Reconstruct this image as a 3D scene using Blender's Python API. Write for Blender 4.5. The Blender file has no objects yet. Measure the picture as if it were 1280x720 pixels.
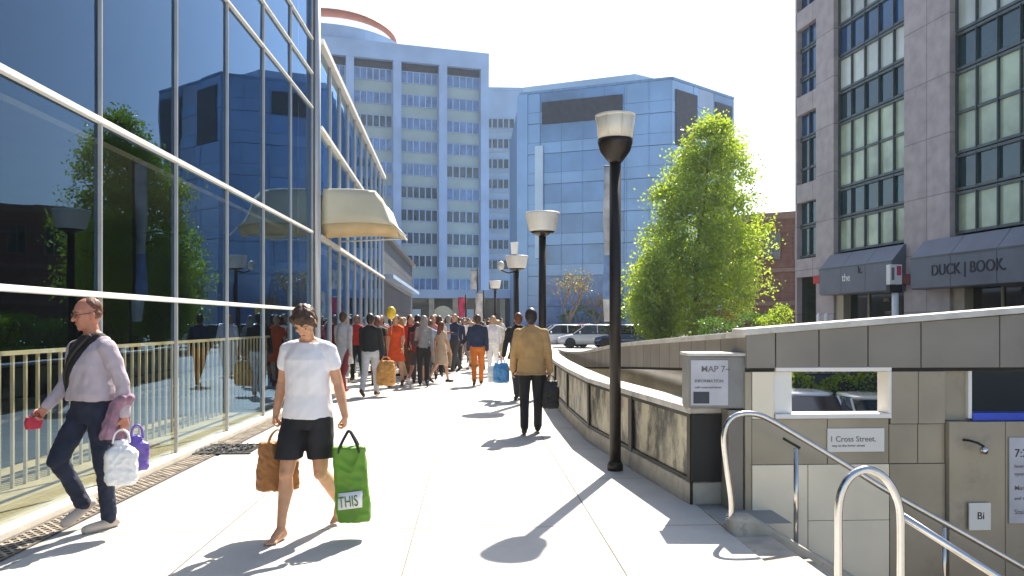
import bpy, bmesh, math, random
import numpy as np
from mathutils import Vector, Matrix, noise as mnoise
R_ = math.radians
random.seed(11)
rng = random.Random(5)
scene = bpy.context.scene
COL = scene.collection

# ------------------------------------------------------------------ survey helpers (photo measurements -> metres)
F, CX, HY, EYE = 1000.0, 640.0, 403.0, 1.6
TH = math.atan(50/1000.0)
def ray(px):
    xc = (px-CX)/F
    return Vector((xc*math.cos(TH)+math.sin(TH), math.cos(TH)-xc*math.sin(TH), 0))
def gp(px, py, z=0.0):
    dep = (EYE-z)*F/(py-HY); r = ray(px)
    return Vector((r.x*dep, r.y*dep, z))
def wp(px, py, Y):
    r = ray(px); dep = Y/r.y
    return Vector((r.x*dep, Y, EYE+(HY-py)/F*dep))

# ------------------------------------------------------------------ mesh builder
class MB:
    def __init__(s): s.v=[]; s.f=[]; s.m=[]
    def add(s, vs, fs, mi=0):
        b=len(s.v); s.v += [tuple(p) for p in vs]
        for f in fs: s.f.append([b+i for i in f]); s.m.append(mi)
        return s
    def quad(s, a,b,c,d, mi=0): return s.add([a,b,c,d],[(0,1,2,3)],mi)
    def obox(s, o, u, v, w, mi=0):
        o,u,v,w=[Vector(x) for x in (o,u,v,w)]
        P=[o,o+u,o+u+v,o+v,o+w,o+u+w,o+u+v+w,o+v+w]
        fs=[(0,3,2,1),(4,5,6,7),(0,1,5,4),(1,2,6,5),(2,3,7,6),(3,0,4,7)]
        if u.cross(v).dot(w)<0: fs=[tuple(reversed(f)) for f in fs]
        return s.add(P, fs, mi)
    def box(s, x0,x1,y0,y1,z0,z1, mi=0):
        return s.obox((x0,y0,z0),(x1-x0,0,0),(0,y1-y0,0),(0,0,z1-z0),mi)
    def prism(s, pts, ext, mi=0):
        n=len(pts); e=Vector(ext); a=[Vector(p) for p in pts]; b=[p+e for p in a]
        fs=[tuple(range(n)),tuple(reversed(range(n,2*n)))]
        fs+=[(i,i+n,(i+1)%n+n,(i+1)%n) for i in range(n)]
        return s.add(a+b, fs, mi)
    def tube(s, path, r, seg=10, mi=0, cap=True):
        P=[Vector(p) for p in path]; n=len(P)
        rad = r if isinstance(r,(list,tuple)) else [r]*n
        vs=[]; up=None
        for i,p in enumerate(P):
            t=(P[min(i+1,n-1)]-P[max(i-1,0)])
            if t.length<1e-9: t=Vector((0,0,1))
            t.normalize()
            if up is None:
                up=Vector((0,0,1)) if abs(t.z)<.9 else Vector((1,0,0))
            a=up-t*up.dot(t)
            if a.length<1e-6: a=t.orthogonal()
            a.normalize(); b=t.cross(a); up=a
            for k in range(seg):
                q=2*math.pi*k/seg
                vs.append(p+(a*math.cos(q)+b*math.sin(q))*rad[i])
        fs=[]
        for i in range(n-1):
            for k in range(seg):
                k2=(k+1)%seg
                fs.append((i*seg+k,i*seg+k2,(i+1)*seg+k2,(i+1)*seg+k))
        if cap:
            fs.append(tuple(reversed(range(seg)))); fs.append(tuple(range((n-1)*seg,n*seg)))
        return s.add(vs,fs,mi)
    def lathe(s, prof, c, seg=24, mi=0):
        c=Vector(c); vs=[]; n=len(prof)
        for r,z in prof:
            for k in range(seg):
                q=2*math.pi*k/seg; vs.append(c+Vector((r*math.cos(q),r*math.sin(q),z)))
        fs=[]
        for i in range(n-1):
            for k in range(seg):
                k2=(k+1)%seg; fs.append((i*seg+k,i*seg+k2,(i+1)*seg+k2,(i+1)*seg+k))
        fs.append(tuple(reversed(range(seg)))); fs.append(tuple(range((n-1)*seg,n*seg)))
        return s.add(vs,fs,mi)
    def ell(s, c, r, mi=0, rot=None, nu=16, nv=10):
        c=Vector(c); vs=[]; fs=[]
        for i in range(nv+1):
            a=math.pi*i/nv
            for k in range(nu):
                q=2*math.pi*k/nu
                p=Vector((r[0]*math.sin(a)*math.cos(q), r[1]*math.sin(a)*math.sin(q), r[2]*math.cos(a)))
                if rot is not None: p=rot@p
                vs.append(c+p)
        for i in range(nv):
            for k in range(nu):
                k2=(k+1)%nu
                fs.append((i*nu+k,(i+1)*nu+k,(i+1)*nu+k2,i*nu+k2))
        return s.add(vs,fs,mi)
    def loft(s, rings, mi=0, seg=18, pw=1.0):
        # rings: (centre, rx, ry); pw<1 squares the section
        vs=[]; n=len(rings)
        def sp(x): return math.copysign(abs(x)**pw, x)
        for c,rx,ry in rings:
            c=Vector(c)
            for k in range(seg):
                q=2*math.pi*k/seg; vs.append(c+Vector((rx*sp(math.cos(q)),ry*sp(math.sin(q)),0)))
        fs=[]
        for i in range(n-1):
            for k in range(seg):
                k2=(k+1)%seg; fs.append((i*seg+k,i*seg+k2,(i+1)*seg+k2,(i+1)*seg+k))
        fs.append(tuple(reversed(range(seg)))); fs.append(tuple(range((n-1)*seg,n*seg)))
        return s.add(vs,fs,mi)
    def mesh(s, name, mats, smooth=False, fix=True):
        me=bpy.data.meshes.new(name)
        me.from_pydata(s.v,[],s.f); me.update()
        for m in (mats if isinstance(mats,(list,tuple)) else [mats]): me.materials.append(m)
        me.polygons.foreach_set('material_index', s.m)
        if fix:
            bm=bmesh.new(); bm.from_mesh(me)
            bmesh.ops.remove_doubles(bm, verts=bm.verts, dist=1e-6)
            bmesh.ops.recalc_face_normals(bm, faces=bm.faces); bm.to_mesh(me); bm.free()
        if smooth: me.polygons.foreach_set('use_smooth',[True]*len(me.polygons))
        me.update()
        return me
    def build(s, name, mats, parent=None, smooth=False, bevel=0, fix=True, loc=None):
        o=bpy.data.objects.new(name, s.mesh(name,mats,smooth,fix)); COL.objects.link(o)
        if parent is not None:
            o.parent=parent
        if bevel:
            b=o.modifiers.new('bevel','BEVEL'); b.width=bevel; b.segments=2; b.limit_method='ANGLE'; b.angle_limit=R_(35)
        return o
def tag(o, label=None, cat=None, group=None, kind=None):
    for k,v in (('label',label),('category',cat),('group',group),('kind',kind)):
        if v is not None: o[k]=v
    return o
def empty(name, label=None, cat=None, loc=(0,0,0), rz=0, group=None, kind=None):
    o=bpy.data.objects.new(name,None); COL.objects.link(o); o.location=loc; o.rotation_euler=(0,0,rz)
    o.empty_display_size=.2
    return tag(o,label,cat,group,kind)
def kids(o): return [c for c in bpy.data.objects if c.parent==o]
def copy_tree(o, parent=None):
    c=o.copy(); COL.objects.link(c); c.parent=parent
    for ch in kids(o): copy_tree(ch,c)
    return c

# ------------------------------------------------------------------ materials
def nt(name):
    m=bpy.data.materials.new(name); m.use_nodes=True; t=m.node_tree; t.nodes.clear()
    out=t.nodes.new('ShaderNodeOutputMaterial')
    return m,t,out
def mat(name, col, rough=.6, metal=0., var=.12, scale=3., bump=0., bscale=40., spec=.5, stain=None, coat=0., sss=0., scl=(1,1,1)):
    m,t,out=nt(name); N=t.nodes.new; L=t.links.new
    p=N('ShaderNodeBsdfPrincipled'); L(p.outputs[0],out.inputs[0])
    p.inputs['Roughness'].default_value=rough; p.inputs['Metallic'].default_value=metal
    p.inputs['Specular IOR Level'].default_value=spec
    if coat: p.inputs['Coat Weight'].default_value=coat; p.inputs['Coat Roughness'].default_value=.05
    if sss:
        p.inputs['Subsurface Weight'].default_value=sss; p.inputs['Subsurface Radius'].default_value=(.02,.008,.004)
        p.inputs['Subsurface Scale'].default_value=.6
    tc=N('ShaderNodeTexCoord'); mp=N('ShaderNodeMapping'); L(tc.outputs['Object'],mp.inputs[0]); mp.inputs['Scale'].default_value=scl
    n=N('ShaderNodeTexNoise'); n.inputs['Scale'].default_value=scale; n.inputs['Detail'].default_value=7; L(mp.outputs[0],n.inputs['Vector'])
    r=N('ShaderNodeValToRGB'); L(n.outputs[0],r.inputs[0])
    a=[max(0,c*(1-var*1.6)) for c in col[:3]]; b=[min(1,c*(1+var*1.3)) for c in col[:3]]
    r.color_ramp.elements[0].position=.3; r.color_ramp.elements[1].position=.7
    r.color_ramp.elements[0].color=(*a,1); r.color_ramp.elements[1].color=(*b,1)
    last=r.outputs[0]
    if stain:
        sc,lo,hi,scol=stain
        n2=N('ShaderNodeTexNoise'); n2.inputs['Scale'].default_value=sc; n2.inputs['Detail'].default_value=9; n2.inputs['Roughness'].default_value=.7
        L(mp.outputs[0],n2.inputs['Vector'])
        r2=N('ShaderNodeValToRGB'); L(n2.outputs[0],r2.inputs[0]); r2.color_ramp.elements[0].position=lo; r2.color_ramp.elements[1].position=hi
        mx=N('ShaderNodeMix'); mx.data_type='RGBA'; L(r2.outputs[0],mx.inputs[0]); L(last,mx.inputs[6]); mx.inputs[7].default_value=(*scol,1)
        last=mx.outputs[2]
    L(last,p.inputs['Base Color'])
    if bump:
        nb=N('ShaderNodeTexNoise'); nb.inputs['Scale'].default_value=bscale; nb.inputs['Detail'].default_value=5; L(mp.outputs[0],nb.inputs['Vector'])
        bp=N('ShaderNodeBump'); bp.inputs['Strength'].default_value=bump; bp.inputs['Distance'].default_value=.01
        L(nb.outputs[0],bp.inputs['Height']); L(bp.outputs[0],p.inputs['Normal'])
    return m
def facade_glass():
    m,t,out=nt('tinted facade glass'); N=t.nodes.new; L=t.links.new
    lw_=N('ShaderNodeLayerWeight'); lw_.inputs[0].default_value=.5
    fr=N('ShaderNodeMath'); fr.operation='POWER'; fr.inputs[1].default_value=4.6; L(lw_.outputs['Facing'],fr.inputs[0])
    mu=N('ShaderNodeMath'); mu.operation='MULTIPLY_ADD'; mu.use_clamp=True; mu.inputs[1].default_value=.93; mu.inputs[2].default_value=.075; L(fr.outputs[0],mu.inputs[0])
    g=N('ShaderNodeBsdfGlossy'); g.inputs['Roughness'].default_value=.004; g.inputs['Color'].default_value=(.42,.67,1.0,1)
    tr=N('ShaderNodeBsdfTransparent'); tr.inputs[0].default_value=(.80,.80,.68,1)
    mx=N('ShaderNodeMixShader'); L(mu.outputs[0],mx.inputs[0]); L(tr.outputs[0],mx.inputs[1]); L(g.outputs[0],mx.inputs[2]); L(mx.outputs[0],out.inputs[0])
    tc=N('ShaderNodeTexCoord'); n=N('ShaderNodeTexNoise'); n.inputs['Scale'].default_value=.9; L(tc.outputs['Object'],n.inputs['Vector'])
    bp=N('ShaderNodeBump'); bp.inputs['Strength'].default_value=.05; bp.inputs['Distance'].default_value=.02; L(n.outputs[0],bp.inputs['Height']); L(bp.outputs[0],g.inputs['Normal'])
    return m
def leaf_mat(name, c1, c2, tcol, tw=.5):
    m,t,out=nt(name); N=t.nodes.new; L=t.links.new
    tc=N('ShaderNodeTexCoord'); n=N('ShaderNodeTexNoise'); n.inputs['Scale'].default_value=.55; n.inputs['Detail'].default_value=4; L(tc.outputs['Object'],n.inputs['Vector'])
    r=N('ShaderNodeValToRGB'); r.color_ramp.elements[0].position=.35; r.color_ramp.elements[1].position=.65
    r.color_ramp.elements[0].color=(*c1,1); r.color_ramp.elements[1].color=(*c2,1); L(n.outputs[0],r.inputs[0])
    d=N('ShaderNodeBsdfDiffuse'); L(r.outputs[0],d.inputs[0])
    tl=N('ShaderNodeBsdfTranslucent'); tl.inputs[0].default_value=(*tcol,1)
    mx=N('ShaderNodeMixShader'); mx.inputs[0].default_value=tw; L(d.outputs[0],mx.inputs[1]); L(tl.outputs[0],mx.inputs[2])
    gl=N('ShaderNodeBsdfGlossy'); gl.inputs['Roughness'].default_value=.35
    m2=N('ShaderNodeMixShader'); m2.inputs[0].default_value=.05; L(mx.outputs[0],m2.inputs[1]); L(gl.outputs[0],m2.inputs[2]); L(m2.outputs[0],out.inputs[0])
    return m
def block_mat(name, col, mortar, bw, bh, ms=.015, rough=.6, var=.1, wall=True, spec=.4, bump=.2, uv=False, off=.5):
    m,t,out=nt(name); N=t.nodes.new; L=t.links.new
    p=N('ShaderNodeBsdfPrincipled'); L(p.outputs[0],out.inputs[0]); p.inputs['Roughness'].default_value=rough; p.inputs['Specular IOR Level'].default_value=spec
    tc=N('ShaderNodeTexCoord'); sx=N('ShaderNodeSeparateXYZ'); L(tc.outputs['Object'],sx.inputs[0]); cb=N('ShaderNodeCombineXYZ')
    if wall:
        ad=N('ShaderNodeMath'); ad.operation='ADD'; L(sx.outputs[0],ad.inputs[0]); L(sx.outputs[1],ad.inputs[1])
        L(ad.outputs[0],cb.inputs[0]); L(sx.outputs[2],cb.inputs[1])
    else:
        L(sx.outputs[0],cb.inputs[0]); L(sx.outputs[1],cb.inputs[1])
    b=N('ShaderNodeTexBrick'); L(cb.outputs[0],b.inputs['Vector']); b.offset=off
    b.inputs['Scale'].default_value=1; b.inputs['Mortar Size'].default_value=ms; b.inputs['Brick Width'].default_value=bw; b.inputs['Row Height'].default_value=bh
    b.inputs['Color1'].default_value=(*[c*(1-var) for c in col],1); b.inputs['Color2'].default_value=(*[min(1,c*(1+var)) for c in col],1); b.inputs['Mortar'].default_value=(*mortar,1)
    n=N('ShaderNodeTexNoise'); n.inputs['Scale'].default_value=2.2; n.inputs['Detail'].default_value=8; L(tc.outputs['Object'],n.inputs['Vector'])
    mr=N('ShaderNodeMapRange'); mr.inputs[1].default_value=.3; mr.inputs[2].default_value=.7; mr.inputs[3].default_value=.82; mr.inputs[4].default_value=1.12; L(n.outputs[0],mr.inputs[0])
    mx=N('ShaderNodeMix'); mx.data_type='RGBA'; mx.blend_type='MULTIPLY'; mx.inputs[0].default_value=1; L(b.outputs[0],mx.inputs[6]); L(mr.outputs[0],mx.inputs[7])
    L(mx.outputs[2],p.inputs['Base Color'])
    if bump:
        bp=N('ShaderNodeBump'); bp.inputs['Strength'].default_value=bump; bp.inputs['Distance'].default_value=.01; bp.invert=True
        L(b.outputs['Fac'],bp.inputs['Height']); L(bp.outputs[0],p.inputs['Normal'])
    return m
def pave_mat(k=1.):
    m,t,out=nt('pale concrete paving'); N=t.nodes.new; L=t.links.new
    p=N('ShaderNodeBsdfPrincipled'); L(p.outputs[0],out.inputs[0]); p.inputs['Roughness'].default_value=.8; p.inputs['Specular IOR Level'].default_value=.25
    tc=N('ShaderNodeTexCoord')
    n=N('ShaderNodeTexNoise'); n.inputs['Scale'].default_value=.9; n.inputs['Detail'].default_value=9; n.inputs['Roughness'].default_value=.65; L(tc.outputs['Object'],n.inputs['Vector'])
    r=N('ShaderNodeValToRGB'); r.color_ramp.elements[0].position=.3; r.color_ramp.elements[1].position=.72
    r.color_ramp.elements[0].color=(.46*k,.44*k,.40*k,1); r.color_ramp.elements[1].color=(.60*k,.58*k,.53*k,1); L(n.outputs[0],r.inputs[0])
    n2=N('ShaderNodeTexNoise'); n2.inputs['Scale'].default_value=4.5; n2.inputs['Detail'].default_value=10; n2.inputs['Roughness'].default_value=.75; L(tc.outputs['Object'],n2.inputs['Vector'])
    r2=N('ShaderNodeValToRGB'); r2.color_ramp.elements[0].position=.60; r2.color_ramp.elements[1].position=.80; r2.color_ramp.elements[1].color=(.75,.75,.75,1); L(n2.outputs[0],r2.inputs[0])
    mx=N('ShaderNodeMix'); mx.data_type='RGBA'; L(r2.outputs[0],mx.inputs[0]); L(r.outputs[0],mx.inputs[6]); mx.inputs[7].default_value=(.30,.27,.23,1)
    L(mx.outputs[2],p.inputs['Base Color'])
    bp=N('ShaderNodeBump'); bp.inputs['Strength'].default_value=.25; bp.inputs['Distance'].default_value=.004
    n3=N('ShaderNodeTexNoise'); n3.inputs['Scale'].default_value=90; L(tc.outputs['Object'],n3.inputs['Vector']); L(n3.outputs[0],bp.inputs['Height']); L(bp.outputs[0],p.inputs['Normal'])
    return m

M={}
M['pave']=pave_mat()
M['joint']=mat('joint filler',(.22,.20,.175),.9)
M['ground']=mat('grey concrete ground',(.34,.33,.31),.9,var=.15,scale=.7)
M['lot']=mat('pale lot surface',(.42,.41,.39),.85,var=.12,scale=.4)
M['lower']=mat('asphalt',(.07,.07,.072),.9,var=.2,scale=2)
M['glass']=facade_glass()
M['mull']=mat('pale anodised mullion',(.56,.55,.53),.35,.4,var=.06)
M['transom']=mat('cream painted transom',(.78,.76,.72),.42,0,var=.05)
M['steelblue']=mat('blue grey painted column',(.50,.53,.58),.35,.3,var=.04)
M['fin']=mat('dark bronze fin',(.10,.085,.075),.4,.4,var=.1)
M['ledge']=mat('cream stone ledge',(.66,.60,.50),.7,var=.08,scale=5,bump=.2)
M['infloor']=mat('tan interior floor',(.50,.455,.33),.5,var=.10)
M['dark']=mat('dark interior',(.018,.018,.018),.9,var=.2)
M['railwhite']=mat('cream painted railing',(.62,.58,.47),.5,var=.05)
M['iron']=mat('dark cast iron',(.03,.028,.026),.6,.5,var=.3,scale=12)
M['grate']=mat('weathered iron grate',(.14,.12,.10),.7,.3,var=.35,scale=20)
M['lattice']=mat('rust stained lattice iron',(.30,.25,.19),.8,.1,var=.4,scale=6)
M['pit']=mat('drain pit',(.02,.018,.016),.95)
M['awn']=mat('cream awning fabric',(.70,.64,.47),.85,var=.04,scale=2,bump=.15,bscale=6)
M['awntan']=mat('tan awning valance',(.62,.46,.26),.85,var=.08,scale=3)
M['darkclad']=block_mat('dark grey cladding',(.085,.09,.10),(.03,.03,.03),2.2,1.1,.02,.5,.12)
M['stoneband']=block_mat('grey stone cladding',(.25,.23,.20),(.06,.055,.05),.42,2.0,.010,.45,.10,off=0)
M['greyslab']=mat('grey stone slab',(.23,.21,.18),.35,var=.10,scale=1.6,spec=.4,bump=.05)
M['stonepanel']=mat('warm grey stone panel',(.36,.315,.235),.16,var=.12,scale=1.4,spec=.5,bump=.05,stain=(2.6,.58,.80,(.22,.20,.17)))
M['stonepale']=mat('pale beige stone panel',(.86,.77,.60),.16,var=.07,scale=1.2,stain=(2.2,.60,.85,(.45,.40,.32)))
M['cap']=mat('pale stone coping',(.55,.53,.49),.65,var=.12,scale=4,bump=.15,stain=(3.2,.56,.74,(.20,.18,.15)))
M['shadowgap']=mat('dark joint',(.03,.028,.026),.9)
M['whiteframe']=mat('white painted frame',(.82,.80,.76),.4,var=.03)
M['oldconc']=mat('weathered concrete panel',(.46,.41,.28),.42,var=.22,scale=2.4,bump=.35,bscale=25,stain=(2.6,.45,.58,(.024,.022,.018)),scl=(1,1,.55))
M['plinth']=mat('stained concrete plinth',(.44,.40,.33),.85,var=.15,scale=5,bump=.3,stain=(5,.58,.75,(.12,.10,.08)))
M['wallframe']=mat('blackened steel frame',(.028,.025,.022),.5,.4,var=.3,scale=9)
M['black']=mat('black panel',(.012,.012,.013),.55,var=.2)
M['steel']=mat('brushed stainless steel',(.63,.61,.59),.20,1.,var=.04,scale=30)
M['box']=mat('grey metal box',(.22,.22,.215),.5,.3,var=.08,scale=6)
M['plate']=mat('pale grey sign plate',(.50,.50,.55),.45,var=.08,scale=5)
M['ink']=mat('dark sign ink',(.03,.03,.035),.6)
M['inkgrey']=mat('faded sign ink',(.20,.19,.20),.6)
M['signwhite']=mat('white sign board',(.80,.77,.72),.5,var=.04)
M['bluestrip']=mat('blue painted strip',(.03,.08,.55),.4)
M['darkglass']=mat('dark window glass',(.012,.016,.016),.06,var=.1,spec=.8)
M['lamppost']=mat('dark bronze lamp post',(.030,.024,.020),.45,.4,var=.15,scale=8)
M['lampbowl']=mat('brown black lamp bowl',(.035,.028,.024),.35,.5,var=.1)
M['lampglass']=mat('frosted lamp glass',(.72,.68,.58),.35,var=.06,scale=6)
M['lampwhite']=mat('white lamp housing',(.80,.78,.72),.4,var=.03)
M['brick']=block_mat('dark red brick',(.16,.065,.045),(.13,.10,.085),.24,.08,.01,.85,.25)
M['brickband']=mat('brown stone band',(.20,.13,.10),.8)
M['clad']=mat('pale blue grey cladding',(.32,.44,.63),.55,var=.08,scale=.3)
M['spand']=mat('pale green grey spandrel',(.34,.42,.42),.5,var=.06,scale=.4)
M['winblue']=mat('blue tinted window',(.11,.20,.38),.10,var=.25,scale=.8,spec=.9)
M['windark']=mat('dark green window',(.035,.06,.07),.08,var=.4,scale=.7,spec=.9)
M['cglass']=mat('blue curtain wall glass',(.11,.24,.46),.10,var=.25,scale=.22,spec=1.,coat=.6)  # tone variation in the base colour imitates soft reflections
M['cglass2']=mat('light blue curtain wall glass',(.18,.34,.58),.10,var=.12,scale=.2,spec=1.,coat=.6)
M['cline']=mat('curtain wall joint',(.17,.30,.48),.4,.4)
M['louver']=mat('dark louvre',(.045,.05,.065),.5,.3,var=.15,scale=2)
M['cparapet']=mat('glass screen parapet',(.45,.58,.70),.15,var=.08,scale=.2,spec=.8)
M['orange']=mat('rust red steel arch',(.42,.13,.06),.5,.2,var=.12,scale=.5)
M['granite']=block_mat('pinkish grey granite',(.40,.345,.33),(.25,.21,.20),2.2,1.95,.02,.5,.06,off=0)
M['awnslate']=mat('slate metal canopy',(.15,.162,.19),.45,.2,var=.07,scale=1.5)
M['blind']=mat('window with pale blinds',(.36,.43,.29),.12,var=.32,scale=.6,spec=.8)
M['blindhi']=mat('window with white blinds',(.50,.54,.47),.10,var=.2,scale=.5,spec=.8)
M['spteal']=mat('dark teal spandrel glass',(.012,.045,.048),.06,var=.3,scale=.6,spec=1.)
M['spblue']=mat('spandrel glass with painted blue reflection',(.015,.06,.14),.05,var=.25,scale=.6,spec=1.)  # blue reflection on the upper spandrels is put into the base colour
M['winframe']=mat('dark window frame',(.09,.11,.11),.4,.3)
M['red']=mat('red painted box',(.5,.04,.03),.45)
M['darkred']=mat('dark red box',(.14,.02,.02),.5)
M['bark']=mat('bark',(.10,.07,.05),.9,var=.3,scale=6,bump=.5,bscale=18)
M['barebark']=mat('tan bark',(.22,.16,.10),.9,var=.25,scale=4)
M['leaf']=leaf_mat('lime green leaves',(.055,.12,.010),(.17,.26,.022),(.46,.60,.04),.56)
M['leafdk']=leaf_mat('mid green leaves',(.03,.08,.012),(.07,.13,.02),(.12,.24,.02),.40)
M['leafyel']=leaf_mat('yellow green buds',(.22,.18,.04),(.30,.24,.05),(.4,.32,.05),.4)
M['tyre']=mat('tyre rubber',(.015,.015,.015),.8)
M['rim']=mat('wheel rim',(.5,.5,.5),.3,.9)
M['carglass']=mat('car glass',(.015,.018,.02),.05,spec=.9)
M['headlight']=mat('headlight lens',(.75,.75,.72),.12)
def col_mat(key, c, rough=.75, **k):
    if key not in M: M[key]=mat(key, c, rough, **k)
    return M[key]

# ------------------------------------------------------------------ camera, sky, sun
cam=bpy.data.cameras.new('Camera'); cam.sensor_width=36; cam.lens=36*F/1280; cam.shift_y=(HY-360)/1280; cam.clip_end=5000; cam.clip_start=.05
co=bpy.data.objects.new('Camera',cam); COL.objects.link(co); co.location=(0,0,EYE); co.rotation_euler=(R_(90),0,-TH); scene.camera=co
SUN_EL, SUN_AZ = R_(49), R_(22.7)
w=bpy.data.worlds.new('World'); scene.world=w; w.use_nodes=True; wt=w.node_tree
sky=wt.nodes.new('ShaderNodeTexSky'); sky.sky_type='NISHITA'; sky.sun_disc=False; sky.sun_elevation=SUN_EL; sky.sun_rotation=SUN_AZ
sky.air_density=1.0; sky.dust_density=1.6; sky.ozone_density=1.2
bg=wt.nodes['Background']; bg.inputs[1].default_value=.10; wt.links.new(sky.outputs[0],bg.inputs[0])
sl=bpy.data.lights.new('sun','SUN'); sl.energy=5.0; sl.angle=R_(.5); sl.color=(1,.93,.82)
so=bpy.data.objects.new('sun',sl); COL.objects.link(so)
sd=Vector((math.sin(SUN_AZ)*math.cos(SUN_EL), math.cos(SUN_AZ)*math.cos(SUN_EL), math.sin(SUN_EL)))
so.rotation_euler=sd.to_track_quat('Z','Y').to_euler(); so.location=(10,30,40)
scene.view_settings.view_transform='Standard'; scene.view_settings.look='None'; scene.view_settings.exposure=1.28; scene.view_settings.gamma=1
scene.cycles.max_bounces=8; scene.cycles.transparent_max_bounces=12; scene.cycles.use_denoising=True

# ------------------------------------------------------------------ text helper
def text_obj(name, s, size, m, matrix, parent, extrude=.003, align='LEFT', sx=1.0):
    cu=bpy.data.curves.new(name,'FONT'); cu.body=s; cu.size=size; cu.extrude=extrude; cu.align_x=align; cu.offset=size*.003
    t=bpy.data.objects.new(name+'_tmp',cu); COL.objects.link(t)
    dg=bpy.context.evaluated_depsgraph_get(); dg.update()
    me=bpy.data.meshes.new_from_object(t.evaluated_get(dg)); bpy.data.objects.remove(t)
    me.materials.clear(); me.materials.append(m)
    me.transform(matrix @ Matrix.Diagonal((sx,1,1,1)))
    o=bpy.data.objects.new(name,me); COL.objects.link(o); o.parent=parent
    return o
def frame(o, x, y, z):
    m=Matrix.Identity(4)
    for i,a in enumerate((x,y,z)):
        a=Vector(a).normalized()
        for k in range(3): m[k][i]=a[k]
    for k in range(3): m[k][3]=o[k]
    return m

# ================================================================== SETTING
b=MB()
for x0,x1,y0,y1 in ((-900,1.95,-120,24.3),(1.95,2.55,6.25,24.3),(-900,900,24.3,2500),(16,900,-120,24.3),(1.95,16,-120,3.9)):
    b.quad((x0,y0,0),(x1,y0,0),(x1,y1,0),(x0,y1,0))
tag(b.build('ground',M['ground'],fix=False),kind='structure')
tag(MB().quad((1.95,3.9,-1.62),(16,3.9,-1.62),(16,24.3,-1.62),(1.95,24.3,-1.62)).build('lower_street',M['lower'],fix=False),kind='structure')
tag(MB().quad((2.9,25.2,.004),(70,25.2,.004),(70,100,.004),(2.9,100,.004)).build('parking_lot',M['lot'],fix=False),kind='structure')
# walkway slabs: one sheet with real sunk joints
xs=[-3.02,-1.90,-.44,.97,1.95]
ysj=[-4+1.02]+[]
yj=[]; y=6.2-1.9*6
while y<112: yj.append(y); y+=1.9 if y<40 else 5.7
b=MB(); g=.006
for i in range(len(yj)-1):
    for k in range(len(xs)-1):
        x0,x1=xs[k]+g,xs[k+1]-g
        if k==len(xs)-2 and yj[i]>5: x1=2.55 if yj[i]>6.3 else 1.95
        b.quad((x0,yj[i]+g,.010),(x1,yj[i]+g,.010),(x1,yj[i+1]-g,.010),(x0,yj[i+1]-g,.010))
sr=random.Random(4); b.m=[sr.choice((0,0,1,2)) for _ in b.f]
tag(b.build('pavement',[M['pave'],pave_mat(.93),pave_mat(1.06)],fix=False),kind='structure')
tag(MB().quad((-3.02,-6,.005),(1.95,-6,.005),(1.95,112,.005),(-3.02,112,.005)).build('pavement_bed',M['joint'],fix=False),kind='structure')

hz=MB(); hz.box(-130,170,-30,330,-3,62)
m,t,out=nt('thin air'); pv_=t.nodes.new('ShaderNodeVolumePrincipled'); pv_.inputs['Color'].default_value=(.82,.90,1,1); pv_.inputs['Density'].default_value=.00035; pv_.inputs['Anisotropy'].default_value=.2; t.links.new(pv_.outputs[0],out.inputs['Volume'])
HAZE=tag(hz.build('haze',m),kind='stuff')
# ================================================================== NEAR GLASS BUILDING
FD=ray(605).normalized(); FO=gp(222,573); FN=Vector((FD.y,-FD.x,0))
def fs(px):
    r=ray(px); # t*r = FO + s*FD
    den=r.x*FD.y-r.y*FD.x
    t=(FO.x*FD.y-FO.y*FD.x)/den
    return (r*t-FO).dot(FD)
s127,s390=fs(127),fs(391); BW=(s390-s127)/5
def fp(s,off,z): return FO+FD*s+FN*off+Vector((0,0,z))
ms=[s127+BW*k for k in range(-4,6)]
S0,S1=ms[0],ms[-1]
rows=[.07,1.86,3.50,6.12,6.84,7.56,8.9,10.2]
gb=empty('glass_building','near dark mirror glass office front with cream transoms along the left of the walkway','building')
def fbox(b,s0,s1,o0,o1,z0,z1,mi=0): return b.obox(fp(s0,o0,z0),FD*(s1-s0),FN*(o1-o0),(0,0,z1-z0),mi)
jr=random.Random(3)
for i in range(len(ms)-1):
    for r in range(len(rows)-1):
        j=[jr.uniform(-.0035,.0035) for _ in range(4)]
        a,c,z0,z1=ms[i],ms[i+1],rows[r],rows[r+1]
        MB().quad(fp(a,-.03+j[0],z0),fp(c,-.03+j[1],z0),fp(c,-.03+j[2],z1),fp(a,-.03+j[3],z1)).build('window_pane',M['glass'],gb,fix=False)
for k,s in enumerate(ms):
    fbox(MB(),s-.010,s+.010,-.035,.008,.07,10.2).build('mullion',M['mull'],gb,bevel=.006)
for z in rows[1:-1]:
    b=MB(); h=.027 if z<5 else .017
    fbox(b,S0,S1,-.04,.02,z-h,z+h); b.build('transom',M['transom'],gb,bevel=.006)
fbox(MB(),S0,S1+.1,-.12,.10,.0,.07).build('base_ledge',M['ledge'],gb,bevel=.012)
fbox(MB(),S0,S1+.3,-.2,.12,10.2,10.9).build('parapet',M['steelblue'],gb)
# interior shell
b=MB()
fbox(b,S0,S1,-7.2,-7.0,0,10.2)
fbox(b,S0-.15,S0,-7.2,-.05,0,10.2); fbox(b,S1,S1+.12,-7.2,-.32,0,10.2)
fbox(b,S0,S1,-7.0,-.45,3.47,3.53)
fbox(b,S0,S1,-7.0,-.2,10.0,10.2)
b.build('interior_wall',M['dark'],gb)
fbox(MB(),S0,S1,-7.0,-.16,-.05,.03).build('interior_floor',M['infloor'],gb)
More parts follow.
